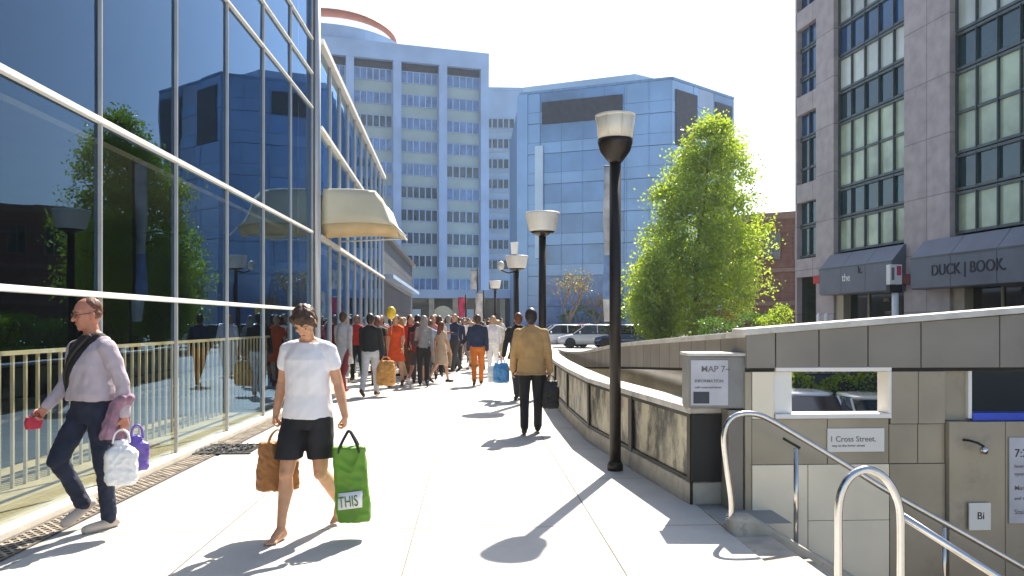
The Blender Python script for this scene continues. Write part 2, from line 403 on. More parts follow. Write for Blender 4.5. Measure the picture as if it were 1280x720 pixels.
# interior guard rail behind the glass
gr=empty('guard_railing','cream railing of thin upright bars standing behind the ground floor glass','railing')
s=S0+.2; bo=-.86
while s<S1-.3:
    b=MB(); fbox(b,s-.014,s+.014,bo-.014,bo+.014,.03,1.29); b.build('baluster',M['railwhite'],gr); s+=.215
fbox(MB(),S0+.1,S1-.2,bo-.025,bo+.025,1.29,1.33).build('top_rail',M['railwhite'],gr)
fbox(MB(),S0+.1,S1-.2,bo-.045,bo-.02,.66,.69).build('mid_rail',M['fin'],gr)
# corner column
MB().tube([fp(S1+.22,.02,0),fp(S1+.22,.02,10.9)],.10,20).build('corner_column',M['steelblue'],gb,smooth=True)
fbox(MB(),S1+.02,S1+.12,-.3,.02,0,10.2).build('corner_fin',M['fin'],gb)

# ---- drain strip of lattice grating along the ledge, and the black grate
dr=empty('trench_drain','long narrow lattice drain grating along the foot of the glass front','drain')
b=MB(); fbox(b,S0,S1,.12,.14,.004,.014); fbox(b,S0,S1,.36,.38,.004,.014); b.build('frame',M['grate'],dr)
b=MB(); b.quad(fp(S0,.14,.0065),fp(S1,.14,.0065),fp(S1,.36,.0065),fp(S0,.36,.0065)); b.build('pit',M['pit'],dr,fix=False)
b=MB(); s=S0+.02
while s<S1-.3:
    for sg in (0,1):
        a0,a1=(.14,.36) if sg==0 else (.36,.14)
        p,q=fp(s,a0,.008+sg*.002),fp(s+.22,a1,.008+sg*.002)
        t=(q-p).normalized(); n=Vector((t.y,-t.x,0))*.011
        b.obox(p-n,q-p,n*2,(0,0,.004))
    s+=.09
b.build('lattice',M['lattice'],dr)
gc=gp(282,563)
dg_=empty('drain_grate','black square iron drain grate covered in dead leaves beside the glass front','drain grate',(gc.x,gc.y,.011))
b=MB()
for k in range(9):
    x=-.36+k*.09; b.box(x-.02,x+.02,-.34,.34,0,.012)
for sg in (-1,1): b.box(-.40,.40,sg*.36-.025,sg*.36+.025,0,.014)
b.build('bars',M['iron'],dg_); MB().quad((-.38,-.34,.001),(.38,-.34,.001),(.38,.34,.001),(-.38,.34,.001)).build('pit',M['pit'],dg_,fix=False)
b=MB(); lr=random.Random(8)
for k in range(420):
    c=Vector((lr.gauss(0,.2),lr.gauss(0,.17),.016+lr.random()*.02)); a=lr.random()*6.3; t=Vector((math.cos(a),math.sin(a),lr.uniform(-.4,.4)))*.022; n=Vector((-math.sin(a),math.cos(a),lr.uniform(-.4,.4)))*.014
    b.quad(c-t,c+n,c+t,c-n)
tag(b.build('fallen_leaves',M['iron'],fix=False),'dry dark leaves caught on the iron drain grate','leaves',kind='stuff'); bpy.data.objects['fallen_leaves'].location=(gc.x,gc.y,.011)

# ================================================================== FAR GLASS WING
WD=ray(565).normalized(); WO=wp(399,403,fp(S1+.4,0,0).y); WO.z=0; WN=Vector((WD.y,-WD.x,0))
def wpnt(s,off,z): return WO+WD*s+WN*off+Vector((0,0,z))
def wbox(b,s0,s1,o0,o1,z0,z1,mi=0): return b.obox(wpnt(s0,o0,z0),WD*(s1-s0),WN*(o1-o0),(0,0,z1-z0),mi)
WL=16.2; nb_=10; wr=[.1,3.45,5.8,7.6]
wg=empty('glass_wing','far lower glass wing with close white mullions beyond the round corner column','building')
for i in range(nb_):
    a,c=WL*i/nb_,WL*(i+1)/nb_
    for r in range(3):
        MB().quad(wpnt(a,-.03,wr[r]),wpnt(c,-.03,wr[r]),wpnt(c,-.03,wr[r+1]),wpnt(a,-.03+jr.uniform(-.01,.01),wr[r+1])).build('window_pane',M['glass'],wg,fix=False)
for i in range(nb_+1):
    a=WL*i/nb_; wbox(MB(),a-.022,a+.022,-.05,.02,.1,7.6).build('mullion',M['mull'],wg)
for z in wr[1:3]: wbox(MB(),0,WL,-.08,.07,z-.04,z+.04).build('transom',M['transom'],wg)
wbox(MB(),0,WL+.1,-.2,.10,7.6,7.72).build('roof_edge',M['transom'],wg)
wbox(MB(),0,WL,-.15,.1,0,.1).build('base_ledge',M['ledge'],wg)
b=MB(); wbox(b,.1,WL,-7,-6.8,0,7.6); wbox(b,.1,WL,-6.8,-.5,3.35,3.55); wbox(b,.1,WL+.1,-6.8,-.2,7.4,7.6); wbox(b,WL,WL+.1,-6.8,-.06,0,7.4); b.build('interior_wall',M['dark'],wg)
wbox(MB(),.1,WL,-6.8,-.15,-.05,.03).build('interior_floor',M['infloor'],wg)

# ---- dark pavilion beyond
pv=empty('dark_pavilion','low dark grey clad pavilion past the end of the glass wing','building')
e=wpnt(WL+.2,0,0)
b=MB(); b.prism([(e.x-.2,e.y+.3,0),(e.x-.45,e.y+22,0),(e.x-14,e.y+22,0),(e.x-14,e.y+.3,0)],(0,0,5.4)); b.build('wall',M['darkclad'],pv)
MB().prism([(e.x+.35,e.y+.5,3.5),(e.x+.1,e.y+21,3.5),(e.x-.3,e.y+21,3.5),(e.x-.15,e.y+.5,3.5)],(0,0,.16)).build('ledge',M['clad'],pv)
MB().prism([(e.x+.0,e.y+.2,5.4),(e.x-.2,e.y+22.2,5.4),(e.x-14.2,e.y+22.2,5.4),(e.x-14.2,e.y+.2,5.4)],(0,0,.18)).build('roof',M['fin'],pv)

# ---- awning on the facade beside the corner column
aw=empty('awning','cream fabric awning with tan underside beside the round corner column','awning')
y0a=wpnt(.35,0,0).y; y1a=y0a+2.5
xw=wpnt(.4,0,0).x
prof=[(0,4.54),(.70,4.54),(1.16,4.50),(1.28,4.36),(1.37,4.10),(1.47,3.88),(1.62,3.68)]
def awp(k,y,dz=0,dx=0): return Vector((xw+.03+prof[k][0]+dx,y,prof[k][1]+dz))
b=MB(); NY=8
for k in range(len(prof)-1):
    for i in range(NY):
        ya,yb=y0a+(y1a-y0a)*i/NY,y0a+(y1a-y0a)*(i+1)/NY
        sa,sb=-.05*math.sin(math.pi*i/NY),-.05*math.sin(math.pi*(i+1)/NY)
        b.quad(awp(k,ya,sa),awp(k+1,ya,sa),awp(k+1,yb,sb),awp(k,yb,sb))
# end panels, gently billowed
for yy,sg in ((y0a,-1),(y1a,1)):
    n=10; zb=3.74
    grid=[]
    for r in range(5):
        row=[]
        for i in range(n+1):
            u=i/n; x=1.62*u
            zt=np.interp(x,[p[0] for p in prof],[p[1] for p in prof]); zbot=zb-.02*u+.05*math.sin(u*math.pi)
            zbot=min(zbot,zt-.001)
            z=zt+(zbot-zt)*r/4
            row.append(Vector((xw+.03+x,yy+sg*(.16*math.sin(math.pi*.5*r/4)),z)))
        grid.append(row)
    for r in range(4):
        for i in range(n): b.quad(grid[r][i],grid[r][i+1],grid[r+1][i+1],grid[r+1][i])
    if sg<0: front=grid[4]
o=b.build('canopy',M['awn'],aw,smooth=True); sm=o.modifiers.new('thick','SOLIDIFY'); sm.thickness=.012
b=MB()
for i in range(len(front)-1):
    p,q=front[i],front[i+1]
    d0=Vector((0,.34,-.27+.10*(i/len(front))**2)); d1=Vector((0,.34,-.27+.10*((i+1)/len(front))**2))
    b.quad(p,q,q+d1,p+d0)
o=b.build('valance',M['awntan'],aw,smooth=True); sm=o.modifiers.new('thick','SOLIDIFY'); sm.thickness=.012
b=MB(); b.tube([awp(6,y0a-.1),awp(6,y1a)],.025,8); b.tube([awp(6,y0a-.1),(xw+1.85,y0a-.1,3.5)],.02,8)
b.tube([(xw+.05,y1a-.3,3.6),awp(6,y1a-.3)],.018,8); b.build('arm',M['whiteframe'],aw,smooth=True)

# ================================================================== LOW WALL (right edge of walkway)
LW=[(6.9,1.93),(8.65,1.75),(10.6,1.57),(13.0,1.57),(15.5,1.63),(18,1.75),(21,1.93),(24,2.14)]
lw=empty('low_wall','low weathered concrete wall with dark steel frames along the right edge of the walkway','wall')
LWT=.24
def lwp(i,off,z):
    y,x=LW[i]; a=Vector((LW[max(i-1,0)][1],LW[max(i-1,0)][0],0)); c=Vector((LW[min(i+1,len(LW)-1)][1],LW[min(i+1,len(LW)-1)][0],0))
    t=(c-a).normalized(); n=Vector((t.y,-t.x,0))
    return Vector((x,y,0))+n*off+Vector((0,0,z))
def seg_prism(b,i,j,o0,o1,z0,z1,t0=0,t1=1,mi=0):
    def P(t,o,z): return lwp(i,o,z)*(1-t)+lwp(j,o,z)*t
    vs=[P(t0,o0,z0),P(t1,o0,z0),P(t1,o1,z0),P(t0,o1,z0),P(t0,o0,z1),P(t1,o0,z1),P(t1,o1,z1),P(t0,o1,z1)]
    return b.add(vs,[(0,3,2,1),(4,5,6,7),(0,1,5,4),(1,2,6,5),(2,3,7,6),(3,0,4,7)],mi)
for i in range(len(LW)-1):
    seg_prism(MB(),i,i+1,0,LWT,.20,.80).build('panel',M['oldconc'],lw,bevel=.006)
    seg_prism(MB(),i,i+1,-.035,LWT+.03,0,.20).build('plinth',M['plinth'],lw,bevel=.015)
    seg_prism(MB(),i,i+1,-.035,LWT+.03,.80,.86).build('coping',M['cap'],lw,bevel=.010)
    b=MB(); seg_prism(b,i,i+1,-.022,-.002,.205,.235); seg_prism(b,i,i+1,-.022,-.002,.765,.797); b.build('frame_rail',M['wallframe'],lw)
    ln=(lwp(i+1,0,0)-lwp(i,0,0)).length
    b=MB(); seg_prism(b,i,i+1,-.030,-.003,.0 if i==0 else .20,.80,0,.075/ln); seg_prism(b,i,i+1,-.030,-.003,.20,.80,1-.05/ln,1-.001); b.build('frame_post',M['wallframe'],lw)
p=lwp(0,0,0); t=(lwp(1,0,0)-p).normalized(); n=Vector((t.y,-t.x,0))
MB().obox(p-t*.022-n*.02+Vector((0,0,.21)),t*.02,n*.30,(0,0,.585)).build('end_panel',M['black'],lw)
MB().obox(p-t*.03+n*.285+Vector((0,0,.12)),t*.03,n*.03,(0,0,.70)).build('end_trim',M['cap'],lw)

# ---- grey information box standing on the end of the low wall
bx=empty('information_box','grey metal box with a printed plate standing on the near end of the low wall','box',(2.135,6.90,.862),R_(-4))
MB().box(-.27,.28,-.16,.16,0,.45).build('housing',M['box'],bx,bevel=.012)
MB().box(-.285,.295,-.185,.18,.45,.477).build('lid',M['cap'],bx,bevel=.006)
MB().box(-.255,.06,-.168,-.162,.03,.415).build('plate',M['plate'],bx)
TX=lambda x,y,z: frame((x,y,z),(1,0,0),(0,0,1),(0,-1,0))
text_obj('lettering','MAP 7~',.075,M['inkgrey'],TX(-.17,-.1695,.315),bx)
text_obj('lettering','INFORMATION',.036,M['inkgrey'],TX(-.225,-.1695,.225),bx)
text_obj('lettering','walk route and street',.026,M['inkgrey'],TX(-.225,-.1695,.175),bx)
MB().box(-.235,-.10,-.1725,-.1685,.045,.145).build('map_print',M['louver'],bx)

# ================================================================== BACK WALL (stair wall)
YB=6.7
bw=empty('stair_wall','grey stone clad wall with slot windows and white coping behind the handrails','wall')
BP=[(9.0,6.7),(2.34,6.7),(2.28,8.2),(2.24,10),(2.22,12),(2.24,14),(2.27,16),(2.35,18.5),(2.45,21),(2.62,24)]
def topz(px_):  # coping height along the wall
    return px_
def BZ(i):
    x,y=BP[i]
    if i==0: return 1.98
    return float(np.interp(y,[6.7,9,12,16,20,24],[1.525,1.42,1.28,1.02,.86,.80]))
def BB(i):  # bottom of upper band
    x,y=BP[i]
    if i==0: return 1.235
    return float(np.interp(y,[6.7,9.5,12,16,20,24],[1.205,1.06,.93,.70,.55,.5]))
def seg_wall(b,i,z0a,z0b,z1a,z1b,o0,o1,mi=0,u0=0,u1=1):
    def nrm(k):
        a=Vector((*BP[max(k-1,0)],0)); c=Vector((*BP[min(k+1,len(BP)-1)],0))
        if k<=1: return (Vector((0,-1,0)) if k==0 else Vector((-.75,-.66,0)).normalized()*1.2)
        t=(c-a).normalized(); return Vector((-t.y,t.x,0))
    def P(u,o,za,zb):
        a=Vector((*BP[i],0))+nrm(i)*o; c=Vector((*BP[i+1],0))+nrm(i+1)*o
        q=a*(1-u)+c*u; q.z=za*(1-u)+zb*u; return q
    vs=[P(u0,o0,z0a,z0b),P(u1,o0,z0a,z0b),P(u1,o1,z0a,z0b),P(u0,o1,z0a,z0b),P(u0,o0,z1a,z1b),P(u1,o0,z1a,z1b),P(u1,o1,z1a,z1b),P(u0,o1,z1a,z1b)]
    return b.add(vs,[(0,3,2,1),(4,5,6,7),(0,1,5,4),(1,2,6,5),(2,3,7,6),(3,0,4,7)],mi)
for i in range(1,len(BP)-1):
    seg_wall(MB(),i,BB(i),BB(i+1),BZ(i)-.05,BZ(i+1)-.05,.0,-.22).build('upper_band',M['stoneband'],bw)
    seg_wall(MB(),i,BZ(i)-.05,BZ(i+1)-.05,BZ(i),BZ(i+1),.04,-.26).build('coping',M['cap'],bw,bevel=.006)
    seg_wall(MB(),i,-1.7,-1.7,BB(i)-.03,BB(i+1)-.03,-.03,-.22).build('lower_panel',M['stonepanel'],bw)
    seg_wall(MB(),i,BB(i)-.03,BB(i+1)-.03,BB(i),BB(i+1),-.04,-.2).build('shadow_joint',M['shadowgap'],bw)
# front run along Y=6.7 with openings; panels between px stations
def WX(px): return wp(px,403,YB).x
def WZ(py,px=1100): return wp(px,py,YB).z
xj=[2.32]+[WX(p) for p in (968,1022,1083,1149,1247)]+[WX(1247)+k*.75 for k in (1,2,3)]+[9.0]
zt=lambda x: np.interp(x,[2.1,4.78,9.0],[1.525,1.725,2.06])
for k in range(len(xj)-1):
    x0,x1=xj[k]+.005,xj[k+1]-.005
    b=MB(); b.prism([(x0,YB-.03,1.212),(x1,YB-.03,1.212),(x1,YB-.03,zt(x1)-.05),(x0,YB-.03,zt(x0)-.05)],(0,.25,0)); b.build('upper_band',M['greyslab'],bw,bevel=.003)
MB().prism([(2.29,YB-.07,zt(2.29)-.05),(9,YB-.07,zt(9)-.05),(9,YB-.07,zt(9)+.005),(2.29,YB-.07,zt(2.29)+.005)],(0,.33,0)).build('coping',M['cap'],bw,bevel=.008)
MB().box(2.33,9,YB+.01,YB+.2,1.18,1.213).build('shadow_joint',M['shadowgap'],bw)
wx0,wx1=WX(968),WX(1113); wz0,wz1=WZ(523),WZ(458); v0=WX(1215); vz0=WZ(527)
# wall pieces around window one
def wbx(x0,x1,z0,z1,m,o=0,name='panel'): 
    return MB().box(x0+.003,x1-.003,YB+o,YB+.2,z0+.002,z1-.002).build(name,m,bw,bevel=.003)
wbx(2.32,WX(940),-1.7,1.18,M['stonepanel'])
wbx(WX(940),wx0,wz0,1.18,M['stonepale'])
wbx(wx1,WX(1148),wz0-.05,1.18,M['stonepanel']); wbx(WX(1148),WX(1182),wz0-.05,1.18,M['stonepanel'])
wbx(wx0,wx1,wz1,1.18,M['stonepanel'])
# recessed reveal of opening two
wbx(WX(1182),v0,vz0,1.18,M['stonepanel'],.06)
wbx(WX(1182),9,WZ(458),1.18,M['stonepanel'],.03)
# below the openings: tan course then pale lower course
zc=WZ(580)
wbx(WX(940),WX(1035),zc,wz0,M['stonepanel'],.01); wbx(WX(1035),WX(1112),zc,wz0,M['stonepanel'],.01); wbx(WX(1112),WX(1148),zc,wz0-.05,M['stonepanel'],.01); wbx(WX(1148),WX(1182),zc,wz0-.05,M['stonepanel'],.01)
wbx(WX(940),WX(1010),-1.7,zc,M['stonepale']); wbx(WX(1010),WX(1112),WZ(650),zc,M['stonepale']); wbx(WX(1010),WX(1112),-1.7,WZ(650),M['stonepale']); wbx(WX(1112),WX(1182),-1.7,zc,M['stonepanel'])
# projecting right hand block
wbx(WX(1182),WX(1252),-1.7,vz0,M['stonepanel'],-.05,'projecting_block'); wbx(WX(1252),9,-1.7,vz0,M['stonepanel'],-.05,'projecting_block')
# window one: white frame with an open view through, glass pane
wf=MB(); x0,x1,z0,z1=wx0+.004,wx1-.004,wz0+.004,wz1-.004
wf.box(x0,x1,YB-.03,YB+.17,z1-.035,z1); wf.box(x0,x1,YB-.03,YB+.17,z0,z0+.04); wf.box(x0,x0+.16,YB+.03,YB+.17,z0+.042,z1-.037); wf.box(x1-.025,x1,YB-.03,YB+.17,z0+.042,z1-.037)
win=wf.build('window',M['whiteframe'],bw,bevel=.004)
wf=MB(); wf.box(v0-.02,v0+.012,YB+.02,YB+.16,vz0+.02,WZ(458)-.002); wf.box(v0+.012,9,YB+.02,YB+.16,WZ(464),WZ(458)-.004)
win2=wf.build('window',M['whiteframe'],bw)
MB().box(v0+.012,9,YB+.10,YB+.12,vz0+.07,WZ(464)).build('pane',M['darkglass'],win2)
MB().box(v0+.012,9,YB+.0,YB+.15,vz0+.004,vz0+.068).build('sill',M['bluestrip'],win2)

MB().box(2.185,2.315,YB+.02,YB+.42,-.2,.852).build('low_pier',M['greyslab'],bw,bevel=.006)
# signs on the stair wall (each hangs on it)
def board(name,label,cat,px0,px1,py0,py1,off,m=None):
    a=wp(px0,py1,YB); c=wp(px1,py0,YB)
    o=empty(name,label,cat,((a.x+c.x)/2,YB+off,(a.z+c.z)/2))
    hw,hh=(c.x-a.x)/2,(c.z-a.z)/2
    MB().box(-hw,hw,-.014,0,-hh,hh).build('board',m or M['signwhite'],o,bevel=.003)
    return o,hw,hh
o,hw,hh=board('wall_sign','cream oblong sign with one line of grey lettering below the white slot window','sign',1034,1105,535,565,.006)
text_obj('lettering','1 Cross Street.',hw*.27,M['inkgrey'],TX(-hw*.93,-.0155,-hh*.12),o,.002,sx=.98)
text_obj('lettering','way to the lower street',hw*.12,M['inkgrey'],TX(-hw*.85,-.0155,-hh*.55),o,.002)
o,hw,hh=board('wall_sign','small square white sign marked Bi low beside the handrail','sign',1204,1231,626,660,-.05-.02)
text_obj('lettering','Bi',hw*.9,M['ink'],TX(-hw*.3,-.0155,-.02),o,.002)
MB().box(-hw*.8,hw*.9,.0,.02,-hh*.9,hh*.8).build('bracket',M['wallframe'],o)
o,hw,hh=board('wall_poster','large pale grey notice with rows of text near the blue sill','poster',1255,1335,545,652,-.05-.006,M['plate'])
text_obj('lettering','7:22-',hw*.34,M['ink'],TX(-hw*.85,-.0155,hh*.55),o,.002)
for k,(s_,zz) in enumerate((('hours of the walk',.30),('open every day to all',.12),('Market',-.22),('and the lower street',-.45),('Stairs and street',-.78))):
    text_obj('lettering',s_,hw*(.15 if k not in(2,4) else .2),M['inkgrey'],TX(-hw*.85,-.0155,hh*zz),o,.002)
# wall lamp: small hooked fixture
c=wp(1211,556,YB)
wl=empty('wall_light','small hooked steel light fixed above the square Bi sign','wall light',(c.x,YB-.05,c.z))
MB().tube([(-.08,0,.05),(-.07,-.06,.055),(-.02,-.10,.04),(.03,-.11,.01)],.010,8).build('hook',M['wallframe'],wl,smooth=True)
MB().lathe([(.006,-.035),(.03,-.03),(.036,0),(.03,.02),(.008,.03)],(.03,-.11,-.02),14).build('lamp_head',M['steel'],wl,smooth=True)

# retaining walls of the lower street
rw=empty('retaining_wall','grey retaining wall closing the sunken street behind the parked cars','wall')
MB().box(2.6,16,24.05,24.3,-1.7,.02).build('far_face',M['darkclad'],rw)
MB().box(15.8,16,3.9,24.05,-1.7,.02).build('side_face',M['darkclad'],rw)
MB().box(1.95,16,3.7,3.9,-1.7,.02).build('near_face',M['plinth'],rw)
# stairs going down to the right
st=empty('stairs','concrete stairs going down to the right between the two steel handrails','stairs')
for k in range(10):
    MB().box(1.95+.29*k,1.95+.29*(k+1),3.9,5.9,-1.7,-.17*(k+1)+.17).build('step',M['plinth'],st,bevel=.01)
b=MB(); b.prism([(1.95,5.9,-1.7),(1.95,5.9,.14),(2.12,5.9,.13),(5.1,5.9,-1.62),(5.1,5.9,-1.7)],(0,.2,0)); b.build('kerb',M['plinth'],st,bevel=.03)
b=MB(); b.prism([(1.95,6.1,-1.7),(1.95,6.1,.02),(5.1,6.1,-1.69),(5.1,6.1,-1.7)],(0,.59,0)); b.build('filler_slab',M['plinth'],st)
# handrails
def smooth_path(P,n=6):
    P=[Vector(p) for p in P]; out=[]
    for i in range(len(P)-1):
        p0,p1,p2,p3=P[max(i-1,0)],P[i],P[i+1],P[min(i+2,len(P)-1)]
        for k in range(n):
            t=k/n
            out.append(.5*((2*p1)+(-p0+p2)*t+(2*p0-5*p1+4*p2-p3)*t*t+(-p0+3*p1-3*p2+p3)*t**3))
    out.append(P[-1]); return out
h1=empty('handrail','far curved steel handrail rising from the kerb next to the stone wall','handrail')
YR=6.0
pth=[wp(x,y,YR) for x,y in ((913,672),(914,625),(908,580),(905,548),(909,530),(919,520),(934,517),(950,519),(965,526),(979,534),(1024,561),(1068,588),(1120,620),(1206,668),(1290,716),(1400,780))]
pth[0].z=.10; pth[0].x=pth[1].x
MB().tube(smooth_path(pth),.022,14).build('rail',M['steel'],h1,smooth=True)
for px_,pt,pb in ((995,556,690),(1180,655,775),(1340,745,860)):
    a=wp(px_,pt,YR); c=wp(px_,pb,YR); MB().tube([a+Vector((0,0,-.025)),Vector((a.x,YR,max(c.z,-1.6)))],.018,12).build('post',M['steel'],h1,smooth=True)
MB().lathe([(.045,0),(.045,.012),(.03,.02)],(pth[0].x,YR,.10),16).build('flange',M['steel'],h1,smooth=True)
MB().tube([wp(979,548,YR),wp(1000,560,YR)],.010,8).build('bracket',M['wallframe'],h1)
h2=empty('handrail','near steel handrail with an arched end loop at the top of the stairs','handrail')
YR2=4.1
pth=[wp(x,y,YR2) for x,y in ((1048,735),(1048,690),(1048,640),(1052,615),(1063,596),(1080,587),(1095,590),(1108,600),(1119,618),(1125,640),(1126,690),(1126,760))]
MB().tube(smooth_path([Vector((pth[0].x,YR2,-.0))]+pth),.021,14).build('end_loop',M['steel'],h2,smooth=True)
a=wp(1128,645,YR2); c=wp(1300,755,YR2); d=(c-a)
MB().tube([a,a+d,a+d*2.6],.019,12).build('rail',M['steel'],h2,smooth=True)
for f_ in (.9,2.0):
    q=a+d*f_; MB().tube([q,(q.x,q.y,q.z-.95)],.018,12).build('post',M['steel'],h2,smooth=True)

# ================================================================== LAMPS
def post_lamp(px,py,label):
    p=gp(px,py)
    o=empty('street_lamp',label,'street lamp',(p.x,p.y,.01),group='lamps along the low wall')
    Z=lambda yy: EYE+(HY-yy)/F*(p.y*1.0)
    zt_,zm,zb=Z(142),Z(174),Z(203)
    MB().tube([(0,0,0),(0,0,zb+.02)],.062,16).build('post',M['lamppost'],o,smooth=True)
    MB().lathe([(.085,0),(.085,.06),(.07,.09),(.064,.10)],(0,0,0),20).build('base_collar',M['lamppost'],o,smooth=True)
    MB().lathe([(.07,0),(.10,.04),(.16,.12),(.185,.20),(.19,zm-zb)],(0,0,zb),28).build('bowl',M['lampbowl'],o,smooth=True)
    sh=MB().lathe([(.186,0),(.198,.12),(.208,zt_-zm-.05),(.17,zt_-zm-.02)],(0,0,zm+.002),28).build('shade',M['lampglass'],o,smooth=True)
    b=MB(); b.lathe([(.214,0),(.214,.03),(.12,.05),(.02,.055)],(0,0,zt_-.045),28)
    for k in range(8):
        q=k*math.pi/4+.2; c,s_=math.cos(q),math.sin(q)
        b.tube([(.190*c,.190*s_,zm),(.212*c,.212*s_,zt_-.045)],.007,6)
    b.build('cage',M['lampglass'],o,smooth=True)
    return o
post_lamp(769,589,'near tall lamp with urn shaped frosted head beside the low wall')
def box_lamp(px,ht,hb,wpx,label,baseY):
    p=Vector((ray(px).x/ray(px).y*baseY,baseY,.01)); k=baseY/F
    o=empty('street_lamp',label,'street lamp',p,group='lamps along the low wall')
    zt_=EYE+(HY-ht)*k; zb=EYE+(HY-hb)*k; hw=wpx*k/2
    MB().tube([(0,0,0),(0,0,zb)],[.085,.075],14).build('post',M['lamppost'],o,smooth=True)
    MB().lathe([(.13,0),(.13,.12),(.10,.16),(.086,.18)],(0,0,0),16).build('base_collar',M['lamppost'],o,smooth=True)
    MB().lathe([(hw*.70,0),(hw*.80,.06),(hw*.96,zt_-zb-.06),(hw,zt_-zb-.03),(hw*.96,zt_-zb),(.02,zt_-zb+.02)],(0,0,zb),28).build('shade',M['lampwhite'],o,smooth=True)
    MB().lathe([(.08,-.10),(hw*.5,-.04),(hw*.72,-.003)],(0,0,zb),24).build('collar',M['lampbowl'],o,smooth=True)
    return o,zb
box_lamp(678,266,290,44,'second lamp from the camera with broad white drum head above the man in tan',16.7)
o,zb=box_lamp(646,320,336,29,'third lamp from the camera with cream drum head and small globe',27.5)
MB().ell((-.55,0,zb+.1),(.12,.12,.16)).build('globe',M['lampglass'],o,smooth=True)
MB().tube([(0,0,zb-.1),(-.3,0,zb-.15),(-.55,0,zb-.05)],.025,8).build('bracket',M['lamppost'],o,smooth=True)
box_lamp(619,351,361,15,'fourth and farthest lamp with small cream head over the crowd',46)
o,zb=box_lamp(643,303,318,10,'slim far lamp with narrow white upright head behind the third lamp',60)

# pylon banner
def banner(px,y0,y1,wpx,Y,label,m,m2=None,pole=True,name='banner',cat='banner',tilt=0):
    a=wp(px,y0,Y); c=wp(px,y1,Y); hw=wpx*Y/F/2
    o=empty(name,label,cat,(a.x,Y,.0))
    if pole:
        MB().tube([(hw+.06,0,0),(hw+.06,0,a.z+.15)],.05,10).build('pole',M['lamppost'],o,smooth=True)
        MB().tube([(hw+.06,0,a.z),(-hw,0,a.z+.02)],.02,8).build('arm',M['lamppost'],o)
    b=MB(); n=14
    vs=[]
    for i in range(n+1):
        z=a.z+(c.z-a.z)*i/n; dx=.12*hw*math.sin(i*.9+px); 
        vs.append((Vector((-hw+dx,.05*math.sin(i*.7),z)),Vector((hw+dx*.3,-.05*math.sin(i*.7),z))))
    for i in range(n): b.quad(vs[i][0],vs[i][1],vs[i+1][1],vs[i+1][0],1 if (m2 and i>n*.55 and i<n*.85) else 0)
    f=b.build('cloth',[m,m2 or m],o,smooth=True); s_=f.modifiers.new('t','SOLIDIFY'); s_.thickness=.01
    return o
M['bannerw']=mat('faded white banner cloth',(.62,.62,.58),.8,var=.3,scale=1.5)
M['bannerb']=mat('pale blue banner print',(.25,.38,.62),.8,var=.25,scale=2)
M['bannerp']=mat('pink red banner cloth',(.60,.05,.12),.7,var=.2,scale=3)
banner(761,208,402,13,27,'tall pale banner with a blue patch hanging behind the near lamp',M['bannerw'],M['bannerb'])
banner(592,338,362,8,50,'upper pale speckled banner over the crowd near the far lamp',M['bannerw'])
banner(599,366,403,9,46,'lower long pale banner hanging over the crowd in front of the hospital podium',M['bannerw'])
banner(577,372,396,8,44,'narrow pink red banner on a pole above the crowd',M['bannerp'])
# yellow balloon
p=wp(489,391,18.5)
bl=empty('balloon','yellow balloon floating above the head of the woman in orange red','balloon',p)
M['yellow']=mat('yellow balloon skin',(.75,.50,.03),.25,var=.1,scale=8)
MB().ell((0,0,0),(.11,.11,.15)).build('envelope',M['yellow'],bl,smooth=True)
MB().tube([(0,0,-.15),(.02,0,-.3),(.0,.03,-.5)],.003,5).build('string',M['signwhite'],bl)

# ================================================================== FAR BUILDINGS
def face(p0,p1):
    d=(p1-p0); L=d.length; d=d.normalized(); n=Vector((d.y,-d.x,0))
    def P(s,o,z): return p0+d*s+n*o+Vector((0,0,z))
    def B(b,s0,s1,o0,o1,z0,z1,mi=0): return b.obox(P(s0,o0,z0),d*(s1-s0),n*(o1-o0),(0,0,z1-z0),mi)
    return P,B,L,d,n
def g0(px,Y): v=wp(px,403,Y); v.z=0; return v
def win_band(B,s0,s1,z0,z1,n,mat_pane,parent,fr,off=-.25,mid=False,rnd=None,fw=.05):
    b=MB(); B(b,s0,s1,off-.1,off,z0,z1); w_=b.build('window',mat_pane,parent)
    b=MB()
    for k in range(n+1):
        x=s0+(s1-s0)*k/n; B(b,x-fw,x+fw,off+.004,off+.1,z0,z1)
    B(b,s0,s1,off+.004,off+.08,z0-.03,z0+.06); B(b,s0,s1,off+.004,off+.08,z1-.06,z1+.03)
    if mid: B(b,s0,s1,off+.006,off+.07,(z0+z1)/2-.05,(z0+z1)/2+.05)
    b.build('frame',fr,w_)
    return w_
